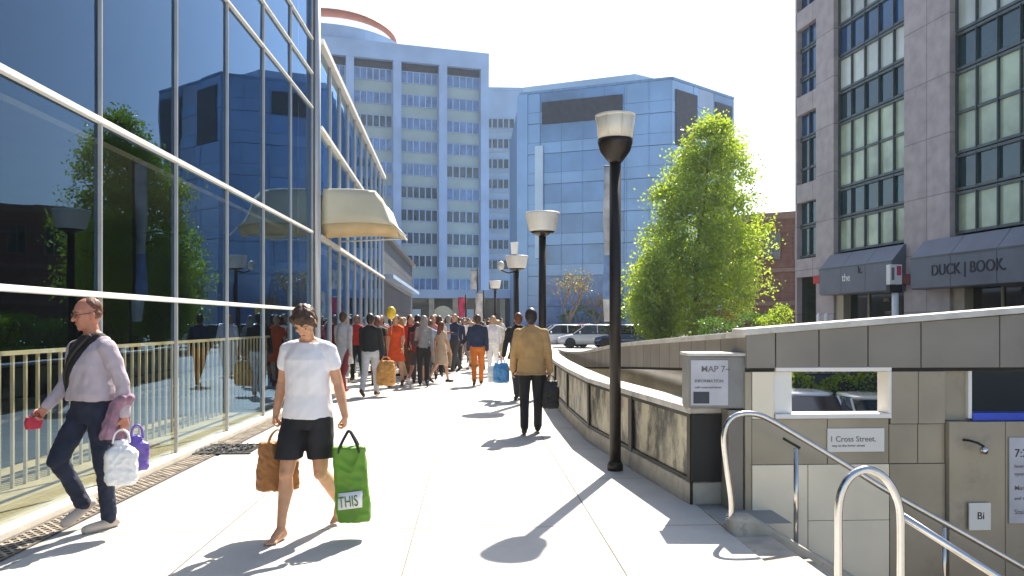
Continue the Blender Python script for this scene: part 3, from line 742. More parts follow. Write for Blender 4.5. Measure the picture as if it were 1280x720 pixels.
# ---- A : hospital slab
hs=empty('hospital_building','tall pale blue slab building with a rust red arch on its roof','building')
pA,pB=g0(340,120),g0(610,128.5)
P,B,L,d,n=face(pA,pB); HA=44.6
def sA(px):
    r=ray(px); den=r.x*d.y-r.y*d.x; t=(pA.x*d.y-pA.y*d.x)/den; return (r*t-pA).dot(d)
b=MB(); B(b,0,L,-16,-.5,0,HA-1); b.build('wall',M['spand'],hs)
for px0,px1 in ((340,352),(401,409),(432,442),(491,501),(548,558),(600,610)):
    b=MB(); B(b,sA(px0),sA(px1) if px1<610 else L,-.5,.55,0,HA-5.5+2.9); b.build('pier',M['clad'],hs)
b=MB(); B(b,0,L,-1,.6,HA-2.6,HA); b.build('parapet',M['clad'],hs)
bays=[(409,432,3),(442,491,6),(501,548,6),(558,600,5)]
wrnd=random.Random(21)
for px0,px1,nn in bays:
    s0,s1=sA(px0)+.05,sA(px1)-.05
    for k in range(10):
        zc=7.65+3.58*k
        m=M['windark'] if (k<4 and wrnd.random()<.8) or wrnd.random()<.12 else M['winblue']
        win_band(B,s0,s1,zc-.92,zc+.88,nn,m,hs,M['clad'],-.42,fw=.09)
    b=MB(); B(b,s0,s1,-.45,-.30,42.0-1.1,42.0); b.build('louvre',M['louver'],hs)
# roof drum and arch
c=g0(398,129)
MB().lathe([(13.2,0),(13.2,3.0),(12.6,3.2),(1,3.3)],(c.x,c.y+6,HA-.8),48).build('roof_drum',M['clad'],hs,smooth=False)
pts=[]; rad=[]
for k in range(49):
    t=2*math.pi*k/48
    pts.append((c.x+11.6*math.cos(t),c.y+6-5.5*math.sin(t),HA+4.1+2.6*math.sin(t)-.4*abs(math.cos(t))**4)); rad.append(.33+.38*max(0,math.sin(t)))
MB().tube(pts,rad,10).build('roof_arch',M['orange'],hs,smooth=True)
# ---- B : connector
cb=empty('connector_building','narrow pale block set back between the slab building and the blue glass block','building')
P,B,L,d,n=face(g0(596,144),g0(664,144)); HB=43.4
b=MB(); B(b,0,L,-12,0,0,HB); b.build('wall',M['clad'],cb)
b=MB(); B(b,-.2,L+.2,-12.2,.2,HB,HB+.5); b.build('parapet',M['clad'],cb)
k144=L/(664-596)
for k in range(10):
    zc=37.5-3.63*k
    win_band(B,(608-596)*k144,(643-596)*k144,zc-.95,zc+.75,5,M['windark'],cb,M['clad'],.12,fw=.10)
    b=MB(); B(b,0,L,.02,.14,zc-1.7,zc-1.55); b.build('string_course',M['spand'],cb)
# ---- C : blue glass block
cg=empty('glass_block','blue curtain wall block with a dark louvre band pointing a corner at the square','building')
cL,cC,cR=g0(650,86.5),g0(840,80),g0(917,87); HC=26.2
back=Vector((0,24,0))
cor=cC.copy()
b=MB(); b.prism([cL*1.002+Vector((0,.3,0)),cC+Vector((0,.4,0)),cR+Vector((-.2,.3,0)),cR+back,cL+back],(0,0,HC-.1)); b.build('core_wall',M['cline'],cg)
nfl=8; fh=HC/nfl
for fi,(p0,p1,ncol,seg_) in enumerate(((cL,cC,7,None),(cC,cR,3,None))):
    P,B,L,d,n=face(p0,p1)
    for k in range(nfl):
        z0,z1=fh*k+.03,fh*(k+1)-.03
        zs=z0+fh*.36
        for a,c_,m1 in ((0.0,.14,M['cglass2']),(.14,.70,M['cglass']),(.70,1.0,M['cglass2'])) if fi==0 else ((0,.42,M['cglass2']),(.42,.66,M['clad']),(.66,1,M['cglass'])):
            if fi==0 and k<2 and a==.14: m1=M['winblue']
            b=MB(); B(b,L*a+.02,L*c_-.02,-.15,.0,zs+.03,z1); b.build('window_band',m1,cg)
            b=MB(); B(b,L*a+.02,L*c_-.02,-.15,.012,z0,zs); b.build('spandrel_band',M['cglass2'] if (k>=2 and m1!=M['winblue']) else m1,cg)
    for k in range(ncol+1):
        s_=L*k/ncol; b=MB(); B(b,s_-.025,s_+.025,.013,.04,0,HC); b.build('mullion',M['cline'] if fi==0 else M['cglass2'],cg)
    if fi==0:
        b=MB(); B(b,L*.155,L*.69,.07,.16,HC-3.4,HC-1.05); b.build('louvre_band',M['louver'],cg)
        b=MB(); B(b,L*.11,L*.165,.07,.30,8.5,20.5); b.build('pale_shaft',M['cparapet'],cg)
        B(MB(),-.3,.9,-.3,.12,0,HC).build('edge_pier',M['cglass2'],cg)
    else:
        B(MB(),L*.05,L*.38,.07,.12,HC-6.5,HC-.9).build('louvre_band',M['louver'],cg)
        B(MB(),L*.68,L*.96,.07,.12,HC-8,HC-.9).build('louvre_band',M['louver'],cg)
    B(MB(),-.05 if fi==0 else .0,L,-.25,.10,HC,HC+.25).build('roof_edge',M['cline'],cg)
q=[g0(655,90),g0(794,84.5),g0(905,92)]
b=MB(); b.prism([q[0],q[1],q[2],q[2]+Vector((0,14,0)),q[0]+Vector((0,14,0))],(0,0,28.1)); b.build('roof_screen',M['cparapet'],cg)
# ---- podium
pd=empty('podium_building','long low podium with a pale ledge and dark shopfronts across the end of the walkway','building')
P,B,L,d,n=face(g0(480,110),g0(745,110))
b=MB(); B(b,0,L,-6,-.6,0,4.9); b.build('shopfront',M['darkglass'],pd)
B(MB(),-.5,L+.5,-6,.9,4.9,6.0).build('ledge',M['clad'],pd)
for k in range(10): B(MB(),L*k/9-.35,L*k/9+.35,-.55,.2,0,4.9).build('column',M['stonepanel'],pd)
for a,c_ in ((.09,.17),(.34,.42),(.66,.74)): B(MB(),L*a,L*c_,-.58,-.5,1.2,3.4).build('shop_sign',M['cparapet'],pd)
b=MB(); pts=[P(L*.275+2.2*math.cos(t),-.5,.3+3.6*math.sin(t)) for t in np.linspace(0,math.pi,15)]; b.prism(pts,n*.06); b.build('arched_sign',M['awn'],pd)
# ---- brick building
bb=empty('brick_building','low dark red brick building behind the lime green tree','building')
P,B,L,d,n=face(g0(903,62),g0(1012,58))
B(MB(),0,L+14,-14,0,0,9.4).build('wall',M['brick'],bb)
B(MB(),-.2,L+14.2,-14.2,.2,9.4,9.9).build('parapet',M['brickband'],bb)
B(MB(),0,L+14,.004,.15,5.4,5.7).build('stone_band',M['brickband'],bb)
B(MB(),0,L+14,.004,.15,2.9,3.2).build('stone_band',M['brickband'],bb)
for k in range(4): win_band(B,1+2.3*k,2.2+2.3*k,6.4,8.4,2,M['windark'],bb,M['brickband'],.11)

# ================================================================== GRANITE BUILDING (right)
gr_=empty('granite_building','pinkish grey granite office with banded green windows and slate shop canopies on the right','building')
RD=-ray(480).normalized(); RO=g0(993,35.2)
RN=Vector((RD.y,-RD.x,0))
if RN.x>0: RN=-RN
def rs(px):
    r=ray(px); den=r.x*RD.y-r.y*RD.x; t=(RO.x*RD.y-RO.y*RD.x)/den; return (r*t-RO).dot(RD)
def RP(s,o,z): return RO+RD*s+RN*o+Vector((0,0,z))
def RB(b,s0,s1,o0,o1,z0,z1,mi=0): return b.obox(RP(s0,o0,z0),RD*(s1-s0),RN*(o1-o0),(0,0,z1-z0),mi)
RH=25
sL=[rs(x) for x in (993,1020,1042,1130,1187)]
bayw=sL[3]-sL[2]; pierw=sL[4]-sL[3]
bays=[(sL[0],sL[1]),(sL[2],sL[3])]; s=sL[4]
piers=[(sL[1],sL[2]),(sL[3],sL[4])]
for k in range(3): bays.append((s,s+bayw)); piers.append((s+bayw,s+bayw+pierw)); s+=bayw+pierw
SE=s
RB(MB(),0.1,SE,-15,-.55,0,RH).build('core_wall',M['dark'],gr_)
RB(MB(),0,SE,-15.1,.1,RH,RH+.8).build('parapet',M['granite'],gr_)
for a,c_ in piers: RB(MB(),a,c_,-.6,0,0,RH).build('pier',M['granite'],gr_)
RB(MB(),-.02,.12,-15,-.05,0,RH).build('end_wall',M['granite'],gr_)
rws=[(4.45,5.85,'l',0),(5.85,7.05,'d',0),(7.05,9.75,'l',1),(9.75,11.0,'d',0),(11.0,12.4,'w',0),(12.4,13.7,'b',0),(13.7,16.3,'w',1),(16.3,17.6,'b',0),(17.6,19,'w',0),(19,20.3,'b',0),(20.3,23,'w',1)]
mm={'l':M['blind'],'d':M['spteal'],'w':M['blindhi'],'b':M['spblue']}
for bi,(a,c_) in enumerate(bays):
    nn=2 if bi==0 else 5
    for z0,z1,k,mid in rws:
        m=mm[k]
        if bi==0: m=M['spteal'] if z0<8 else M['spblue']
        win_band(RB,a+.02,c_-.02,z0+.05,z1-.05,nn,m,gr_,M['winframe'],-.30,mid=bool(mid),fw=.022 if k in 'lw' else .010)
    RB(MB(),a,c_,-.5,-.12,23.05,RH).build('head_wall',M['granite'],gr_)
    if bi==0:
        for zz in (3.6,6.9,10.8,14.6): RB(MB(),a,c_,-.28,-.05,zz,zz+.8).build('spandrel_wall',M['granite'],gr_)
        RB(MB(),a,c_,-.4,-.3,0,3.6).build('shopfront',M['darkglass'],gr_)
    else:
        b=MB(); a0,c0=a-.15,c_+.12
        if bi>=2: a0-=pierw*.45
        pf=[(-.3,4.42),(.06,4.36),(.55,3.76),(.55,2.74),(.45,2.70),(-.3,2.70)]
        ns=3
        for q in range(ns):
            u0,u1=a0+(c0-a0)*q/ns,a0+(c0-a0)*(q+1)/ns-.015
            MB().prism([RP(u0,o_,z_) for o_,z_ in pf],RD*(u1-u0)).build('canopy',M['awnslate'],gr_,bevel=.01)
        RB(MB(),a0,c0,.545,.57,3.72,3.78).build('canopy_trim',M['winframe'],gr_)
        RB(MB(),a+.3,c_-.1,-.5,-.42,0,2.7).build('shopfront',M['darkglass'],gr_)
        for f_ in (.33,.66): RB(MB(),a+.3+(c_-a)*f_,a+.36+(c_-a)*f_,-.42,-.36,0,2.7).build('shop_mullion',M['stonepanel'],gr_)
        RB(MB(),a,a+.55,-.5,-.1,0,2.7).build('shop_pier',M['stonepanel'],gr_)
def rtext(s_,px,py,size,m,off,sx=1):
    sp=rs(px); r=RP(sp,0,0); z=EYE+(HY-py)/F*(r.y*math.cos(TH)+r.x*math.sin(TH))
    return text_obj('lettering',s_,size,m,frame(RP(sp,off,z),RD,(0,0,1),RN),gr_,.01,sx=sx)
rtext('DUCK | BOOK.',1183,345,.50,M['ink'],.56,.95)
rtext('the',1069,352,.42,M['signwhite'],.56)
rtext('k.',1089,342,.40,M['ink'],.56)
rtext('OTL',1094,377,.18,M['stonepanel'],-.35); rtext('UTC',1096,393,.18,M['stonepanel'],-.35)
# items fixed to the granite front
def rbox_thing(name,label,cat,px0,px1,py0,py1,off,m,dep=.25):
    s0,s1=rs(px0),rs(px1); r=RP(s0,0,0); dpt=r.y*math.cos(TH)+r.x*math.sin(TH)
    z0,z1=EYE+(HY-py1)/F*dpt,EYE+(HY-py0)/F*dpt
    o=empty(name,label,cat,RP((s0+s1)/2,off,(z0+z1)/2)); hs_=(s1-s0)/2; hz=(z1-z0)/2
    b=MB(); b.obox(-RD*hs_+Vector((0,0,-hz)),RD*2*hs_,RN*dep,(0,0,2*hz)); b.build('housing',m,o,bevel=.02)
    b=MB(); b.obox(-RD*hs_*.8+Vector((0,0,-hz*.8))+RN*dep,RD*1.6*hs_,RN*.02,(0,0,1.6*hz)); b.build('face',m,o)
    return o
rbox_thing('alarm_box','bright red box on the granite pier left of the first canopy','alarm box',1023,1032,345,355,.0,M['red'])
rbox_thing('alarm_box','dark red square box on the granite pier between the two canopies','alarm box',1136,1147,343,356,.0,M['darkred'])
# street sign with white post
c=g0(1119,25.0)
sp=empty('street_sign','white post carrying a small red and white sign box in front of the first canopy','street sign',c)
MB().tube([(0,0,0),(0,0,2.85)],.10,14).build('post',M['whiteframe'],sp,smooth=True)
MB().box(-.24,.17,-.12,.12,2.55,2.80).build('sign_box',M['black'],sp,bevel=.01)
MB().box(-.24,.16,-.13,.12,2.81,3.45).build('sign_face',M['signwhite'],sp,bevel=.02)
MB().box(-.02,.12,-.14,-.132,3.1,3.4).build('sign_mark',M['bannerp'],sp)
MB().box(-.19,-.1,-.14,-.132,2.95,3.35).build('sign_mark',M['inkgrey'],sp)
for px_,lb in ((1023.5,'left one of two slim white bollards by the granite pier'),(1033,'right one of two slim white bollards by the granite pier')):
    c=g0(px_,27.5); o=empty('bollard',lb,'bollard',c,group='white bollards by the granite building')
    MB().lathe([(.085,0),(.085,.3),(.075,.35),(.075,1.85),(.04,1.93),(.01,1.94)],(0,0,0),14).build('post',M['whiteframe'],o,smooth=True)
    MB().lathe([(.079,0),(.079,.12)],(0,0,1.35),14).build('band',M['bannerp'],o,smooth=True)

# ================================================================== VEGETATION
def leaf_mesh(name, pts, size, m, parent, seed, aspect=.6, up=.0):
    r=np.random.default_rng(seed); n=len(pts); pts=np.asarray(pts,float)
    a=r.normal(size=(n,3)); a/=np.linalg.norm(a,axis=1)[:,None]
    c=r.normal(size=(n,3)); c[:,2]+=up; v=np.cross(a,c); v/=np.linalg.norm(v,axis=1)[:,None]
    s=size*r.uniform(.6,1.25,size=(n,1))
    u=a*s*.5; w_=v*s*.5*aspect; k=np.cross(a,v)*s*.10
    V=np.empty((n,4,3)); V[:,0]=pts-u; V[:,1]=pts+w_+k; V[:,2]=pts+u; V[:,3]=pts-w_+k
    me=bpy.data.meshes.new(name); me.vertices.add(4*n); me.vertices.foreach_set('co',V.reshape(-1))
    me.loops.add(4*n); me.loops.foreach_set('vertex_index',np.arange(4*n,dtype=np.int32))
    me.polygons.add(n); me.polygons.foreach_set('loop_start',np.arange(0,4*n,4,dtype=np.int32)); me.polygons.foreach_set('loop_total',np.full(n,4,dtype=np.int32))
    me.materials.append(m); me.update(); me.validate()
    o=bpy.data.objects.new(name,me); COL.objects.link(o); o.parent=parent; return o
def crown_tree(label,base,zs,rs_,offs,trunk_r,ncl,per,csp,lsize,m,seed,trunk_h=None,bark='bark',group=None,name='leafy_tree'):
    # zs heights, rs_ radii, offs x-offset of the crown axis at those heights
    r=np.random.default_rng(seed); o=empty(name,label,'tree',base,group=group)
    cl=[]
    while len(cl)<ncl:
        z=r.uniform(zs[0],zs[-1]); R0=np.interp(z,zs,rs_)
        if r.random()>(R0/max(rs_))**1.3: continue
        a=r.uniform(0,2*math.pi); q=math.sqrt(r.uniform(.05,1))*R0*(.82+.26*math.sin(3*a+seed+z*1.7)*.45+.07*r.normal())
        cl.append((np.interp(z,zs,offs)+q*math.cos(a),q*math.sin(a),z))
    cl=np.array(cl)
    pts=np.concatenate([c+r.normal(size=(per,3))*csp*np.array([1,1,.8])*r.uniform(.6,1.25) for c in cl])
    leaf_mesh('crown',pts,lsize,m,o,seed+1)
    b=MB(); top=Vector((float(np.interp(zs[-1]*.9,zs,offs)),0,zs[-1]*.9)); tr=[]
    for k in range(9):
        t=k/8; tr.append(Vector((top.x*t*t+.06*math.sin(k*1.3),.06*math.cos(k*1.7),top.z*t)))
    b.tube(tr,[trunk_r*(1.25 if k==0 else 1)*(1-.9*k/8) for k in range(9)],10)
    for c in cl[:: max(1,ncl//38)]:
        c=Vector([float(x) for x in c]); t=max(.12,min(.85,(c.z-.32*math.hypot(c.x,c.y)-zs[0]*.2)/top.z)); i=min(7,int(t*8)); s=tr[i].lerp(tr[i+1],t*8-i)
        mid=s.lerp(c,.5)+Vector((0,0,-.12*(c-s).length*.4)); rr=trunk_r*(1-.85*t)*.42
        b.tube([s,mid,c],[rr,rr*.65,rr*.2],6)
    b.build('trunk',M[bark],o,smooth=True)
    return o
T=g0(868,45)
crown_tree('large lime green leafy tree rising above the stone coping in front of the brick building',T,
    [.9,1.6,2.6,4.0,5.6,7.2,8.6,10.2,11.6,12.6,13.2],[1.6,2.9,3.9,4.4,4.2,3.8,3.3,2.8,2.2,1.5,.6],[.1,-.2,-.1,.15,.35,.4,.55,.8,.95,1.1,1.2],.22,540,92,.36,.20,M['leaf'],4)
T2=g0(830,42)
crown_tree('small lime green tree standing close to the left foot of the large leafy tree',T2,[.5,1.0,1.8,2.6,3.6,4.6,5.2],[.7,1.3,1.8,1.9,1.6,.9,.2],[0,-.1,-.2,-.3,-.3,-.3,-.3],.10,190,80,.30,.17,M['leaf'],9)
def hedge(label,c,lx,ly,z0,z1,n,seed,m='leafdk',name='hedge',ls=.13):
    r=np.random.default_rng(seed); o=empty(name,label,'hedge',c)
    p=r.uniform(-1,1,size=(n,3)); ax=r.integers(0,4,size=n)
    p[ax==0,2]=np.abs(r.normal(1,.08,size=(ax==0).sum())); p[ax==1,1]=-r.normal(1,.10,size=(ax==1).sum()); p[ax==2,0]=np.sign(p[ax==2,0])*r.normal(1,.06,size=(ax==2).sum())
    P_=np.empty_like(p); P_[:,0]=p[:,0]*lx/2; P_[:,1]=p[:,1]*ly/2
    bump=1+.10*np.sin(P_[:,0]*2.1+seed)+.07*np.sin(P_[:,0]*5.3)
    P_[:,2]=z0+(z1-z0)*(.5+.5*p[:,2])*bump
    leaf_mesh('foliage',P_,ls,M[m],o,seed)
    b=MB(); rr=random.Random(seed)
    for k in range(int(lx*3)):
        x=-lx/2+.15+k/3.0*1.0
        if x>lx/2-.1: break
        for q in range(3): b.tube([(x,0,z0),(x+rr.uniform(-.2,.2),rr.uniform(-.3,.3)*ly,z0+(z1-z0)*.5),(x+rr.uniform(-.4,.4),rr.uniform(-.4,.4)*ly,z0+(z1-z0)*.9)],[.03,.02,.006],5)
    b.build('stem',M['bark'],o)
    return o
hedge('clipped green hedge between the large tree and the granite building',Vector((g0(925,31).x,31,0)),2.9,1.4,0,1.72,4200,31,ls=.10)
hedge('rounded bright green bush at the foot of the granite building',Vector((g0(966,30).x,30,0)),1.2,1.1,0,1.85,1700,32,'leaf','bush',.10)
hedge('shaggy green hedge topping the sunken street behind the parked cars',Vector((10.5,24.9,0)),6.5,.8,-.0,.75,3600,33)
hedge('dark green planting at the foot of the retaining wall behind the sunken cars',Vector((9.5,23.5,0)),11,.8,-1.7,-.05,6500,34,'leaf')
hedge('ragged yellow flowering shrub beside the large tree trunk',Vector((g0(898,43).x,43,0)),1.8,1.2,0,2.2,1500,35,'leafyel','shrub',.13)
# bare budding trees in front of the glass block
def bare_tree(label,base,h,seed,nl=500):
    rr=random.Random(seed); o=empty('bare_tree',label,'tree',base,group='bare trees before the glass block'); b=MB(); tips=[]
    def grow(p,d,l,r,dep):
        q=p+d*l; m_=p+d*l*.5+Vector((rr.uniform(-.05,.05),rr.uniform(-.05,.05),0))*l
        b.tube([p,m_,q],[r,r*.82,r*.66],6 if dep<2 else 4,cap=False)
        if dep>=5: tips.append(q); return
        for k in range(3 if dep<3 else 2):
            e=(d+Vector((rr.uniform(-.8,.8),rr.uniform(-.8,.8),rr.uniform(-.05,.5)))).normalized(); grow(q,e,l*rr.uniform(.62,.82),r*.6,dep+1)
        if dep>2: tips.append(q)
    grow(Vector((0,0,0)),Vector((0,0,1)),h*.27,.16,0)
    b.build('trunk',M['barebark'],o)
    r=np.random.default_rng(seed); t=np.array([tips[i] for i in r.integers(0,len(tips),nl)])+r.normal(size=(nl,3))*.22
    leaf_mesh('crown',t,.15,M['leafyel'],o,seed); return o
bare_tree('bare tan tree with thin yellow buds seen past the second lamp',g0(711,60),6.2,5)
bare_tree('smaller bare yellowish tree close to the pale banner',g0(745,64),4.6,12,420)
hedge('dark low shrubbery sloping at the far side of the car lot',Vector((g0(738,72).x,72,0)),5.2,2.0,0,2.6,2200,41,'leafdk','shrub',.2)

# ================================================================== CARS
def make_car():
    o=empty('parked_car'); paint=col_mat('car_silver',(.55,.56,.58),.28,var=.02,coat=.6)
    st_=[(-2.15,.62,.32,.62),(-2.05,.78,.24,.78),(-1.6,.86,.20,.90),(-.9,.88,.19,.94),(.0,.89,.19,.95),(.9,.88,.19,.93),(1.4,.86,.20,.86),(1.9,.80,.23,.74),(2.12,.64,.32,.58)]
    b=MB(); vs=[]; K=14
    for y,w_,z0,z1 in st_:
        for k in range(K):
            a=2*math.pi*k/K; cx,cz=math.cos(a),math.sin(a)
            vs.append((w_*math.copysign(abs(cx)**.45,cx),y,(z0+z1)/2+(z1-z0)/2*math.copysign(abs(cz)**.5,cz)))
    n=len(st_); fc=[(i*K+k,i*K+(k+1)%K,(i+1)*K+(k+1)%K,(i+1)*K+k) for i in range(n-1) for k in range(K)]+[tuple(range(K)),tuple(range((n-1)*K,n*K))]
    b.add(vs,fc); b.build('body',paint,o,smooth=True)
    def green(b,rings):
        vs=[]
        for y,wl,wh,z0,z1 in rings: vs+= [(-wl,y,z0),(-wh,y+0,z1),(wh,y,z1),(wl,y,z0)]
        m_=len(rings); f=[]
        for i in range(m_-1):
            for k in range(4): f.append((i*4+k,i*4+(k+1)%4,(i+1)*4+(k+1)%4,(i+1)*4+k))
        f+=[(0,1,2,3),tuple((m_-1)*4+k for k in range(4))]
        b.add(vs,f)
    b=MB(); green(b,[(-1.85,.70,.66,.86,.88),(-1.25,.78,.62,.90,1.38),(.1,.79,.64,.92,1.43),(.45,.79,.62,.92,1.38),(1.15,.74,.70,.86,.90)]); b.build('window',M['carglass'],o,smooth=False)
    b=MB(); b.loft([((0,-.42,1.39),.61,.86),((0,-.42,1.44),.58,.80),((0,-.42,1.465),.40,.55)],pw=.55,seg=20); b.build('roof',paint,o,smooth=True)
    for sx in (-1,1):
        for pts in (((sx*.70,1.12,.89),(sx*.62,.42,1.40)),((sx*.70,-1.80,.88),(sx*.61,-1.22,1.39)),((sx*.795,-.35,.93),(sx*.64,-.35,1.42))): MB().tube(pts,.03,6).build('pillar',paint,o)
        b=MB(); b.ell((sx*.60,2.02,.60),(.18,.10,.09)); b.build('headlight',M['headlight'],o,smooth=True)
        b=MB(); b.ell((sx*.62,-2.05,.66),(.16,.08,.09)); b.build('taillight',M['red'],o,smooth=True)
        b=MB(); b.ell((sx*.95,.75,.98),(.10,.06,.07)); b.build('wing_mirror',paint,o,smooth=True)
        for y in (-1.32,1.34):
            b=MB(); b.lathe([(.22,-.10),(.31,-.10),(.33,-.05),(.33,.05),(.31,.10),(.22,.10)],(0,0,0),20); me=b.mesh('wheel',M['tyre'],True); me.transform(Matrix.Translation((sx*.80,y,.33))@Matrix.Rotation(R_(90),4,'Y'))
            w_=bpy.data.objects.new('wheel',me); COL.objects.link(w_); w_.parent=o
            b=MB(); b.lathe([(.02,.02),(.10,.04),(.21,.03),(.225,.0)],(0,0,0),18); me=b.mesh('rim',M['rim'],True); me.transform(Matrix.Translation((sx*.86,y,.33))@Matrix.Rotation(R_(90*sx),4,'Y'))
            q=bpy.data.objects.new('rim',me); COL.objects.link(q); q.parent=w_
    b=MB(); b.box(-.55,.55,2.02,2.13,.30,.50); b.build('grille',M['black'],o,bevel=.02)
    b=MB(); b.box(-.25,.25,-2.17,-2.10,.45,.56); b.build('number_plate',M['signwhite'],o)
    return o
carcols={'white':(.80,.80,.80),'silver':(.50,.51,.53),'black':(.02,.02,.022),'dark blue':(.02,.04,.12),'red':(.42,.02,.02),'grey':(.16,.17,.18),'pale blue':(.35,.45,.55),'cream':(.68,.63,.52)}
proto=make_car(); used_car=[False]
def place_car(px,Y,z,rz,c,label):
    o=copy_tree(proto) if used_car[0] else proto; used_car[0]=True
    p=g0(px,Y); o.location=(p.x,Y,z); o.rotation_euler=(0,0,rz)
    tag(o,label,'car','cars parked beyond the walls')
    m=col_mat('paint '+c,carcols[c],.25,var=.02,coat=.7)
    for ch in kids(o):
        if ch.name.split('.')[0] in ('body','roof','pillar','wing_mirror'):
            ch.material_slots[0].link='OBJECT'; ch.material_slots[0].material=m
    return o
place_car(1010,19.9,-1.62,R_(168),'white','white car in the sunken street at the left of the slot window')
place_car(1090,18.9,-1.62,R_(172),'cream','cream car in the sunken street at the right of the slot window')
place_car(1185,19.8,-1.62,R_(180),'grey','grey car in the sunken street behind the wall right of the slot window')
lotcars=[(700,44,95,'white','white car in the nearest row of the lot, just right of the man in tan'),(738,43,88,'silver','silver car in the nearest row between the lamp post and the white car'),(778,43,94,'dark blue','dark blue car in the nearest row partly behind the near lamp post'),(826,45,90,'white','white car below the small lime tree in the lot'),
 (694,53,80,'black','black car in the second row left of the red one'),(722,54,97,'red','red car in the second row of the lot'),(750,53,85,'pale blue','pale blue car in the second row of the lot'),(790,54,92,'white','white car in the second row right of the near lamp post'),
 (690,63,100,'grey','grey car in the third row nearest the crowd'),(712,64,90,'white','white car in the third row behind the red one'),(735,63,84,'cream','cream car in the third row of the lot'),(757,64,95,'black','black car in the third row of the lot'),(780,65,88,'silver','silver car in the third row near the lime tree'),
 (705,76,90,'white','white car in the farthest row of the lot'),(728,77,92,'dark blue','dark blue car in the farthest row of the lot'),(752,76,86,'silver','silver car in the farthest row of the lot')]
for px_,Y_,rz,c_,lb in lotcars: place_car(px_,Y_+7,.004,R_(rz),c_,lb)

# ================================================================== PEOPLE
SKIN,HAIR,TOP,BOT,SHOE=range(5)
def prims_mb(prims):
    b=MB()
    for p in prims:
        if p[0]=='c':
            _,a,c,r0,r1,t=p; a=Vector(a); c=Vector(c); ax=(c-a); L=ax.length
            if L<1e-6: continue
            ax.normalize(); path=[];rad=[]
            for k in range(5):
                q=math.pi/2*(1-k/4); path.append(a-ax*r0*math.sin(q)*.999); rad.append(max(r0*math.cos(q),r0*.03))
            for k in range(5):
                q=math.pi/2*k/4; path.append(c+ax*r1*math.sin(q)*.999); rad.append(max(r1*math.cos(q),r1*.03))
            b.tube(path,rad,12)
        elif p[0]=='e':
            b.ell(p[1],p[2],0,p[4] if len(p)>4 else None)
        else: b.loft(p[1],0,20,p[3] if len(p)>3 else .9)
    return b
def pdist(P_,p):
    if p[0]=='c':
        a=np.array(p[1]);c=np.array(p[2]); d=c-a; t=np.clip(((P_-a)@d)/max(d@d,1e-9),0,1)
        return np.linalg.norm(P_-(a+t[:,None]*d),axis=1)-(p[3]*(1-t)+p[4]*t)
    if p[0]=='e':
        q=P_-np.array(p[1])
        if len(p)>4 and p[4] is not None: q=q@np.array(p[4])
        return (np.linalg.norm(q/np.array(p[2]),axis=1)-1)*min(p[2])
    rings=p[1]; best=np.full(len(P_),9.)
    for (c0,rx0,ry0),(c1,rx1,ry1) in zip(rings,rings[1:]):
        c0=np.array(c0);c1=np.array(c1); dz=c1[2]-c0[2]
        t=np.clip((P_[:,2]-c0[2])/(dz if abs(dz)>1e-6 else 1e-6),0,1); c=c0+t[:,None]*(c1-c0); rx=rx0+(rx1-rx0)*t; ry=ry0+(ry1-ry0)*t
        q=np.sqrt(((P_[:,0]-c[:,0])/rx)**2+((P_[:,1]-c[:,1])/ry)**2)-1
        d=q*np.minimum(rx,ry); out=np.abs(P_[:,2]-c[:,2]); d=np.where(out>1e-6,np.maximum(d,0)+out,d)
        best=np.minimum(best,d)
    return best
def ptag(p): return p[5] if p[0]=='c' else (p[3] if p[0]=='e' else p[2])
def remesh(name,prims,voxel,smooth=6,amp=0.,asc=9.,stretch=(1,1,.5),seed=0,tags=True,ridge=False):
    me=prims_mb(prims).mesh(name+'_src',[],fix=False)
    o=bpy.data.objects.new('tmp',me); COL.objects.link(o)
    m=o.modifiers.new('r','REMESH'); m.mode='VOXEL'; m.voxel_size=voxel; m.adaptivity=0
    if smooth:
        s=o.modifiers.new('s','SMOOTH'); s.factor=.5; s.iterations=smooth
    dg=bpy.context.evaluated_depsgraph_get(); dg.update()
    out=bpy.data.meshes.new_from_object(o.evaluated_get(dg)); bpy.data.objects.remove(o); bpy.data.meshes.remove(me)
    out.name=name
    n=len(out.vertices); co_=np.empty(n*3); out.vertices.foreach_get('co',co_); co_=co_.reshape(-1,3)
    if amp:
        no=np.empty(n*3); out.vertices.foreach_get('normal',no); no=no.reshape(-1,3)
        d=np.array([mnoise.noise(Vector((v[0]*asc*stretch[0]+seed,v[1]*asc*stretch[1],v[2]*asc*stretch[2])))+.5*mnoise.noise(Vector((v[0]*asc*2.3*stretch[0]+v[2]*asc*1.1+seed,v[1]*asc*2.3*stretch[1],v[2]*asc*2.3*stretch[2]))) for v in co_])
        if ridge: d=.6-2.0*np.abs(d)
        co_=co_+no*(d*amp)[:,None]; out.vertices.foreach_set('co',co_.reshape(-1))
    if tags:
        nf=len(out.polygons); ce=np.empty(nf*3); out.polygons.foreach_get('center',ce); ce=ce.reshape(-1,3)
        D=np.stack([pdist(ce,p) for p in prims]); tg=np.array([ptag(p) for p in prims])[np.argmin(D,axis=0)]
        for k in range(5): out.materials.append(None)
        out.polygons.foreach_set('material_index',tg.astype(np.int32))
    out.polygons.foreach_set('use_smooth',[True]*len(out.polygons)); out.update()
    return out
def V3(*a): return Vector(a)
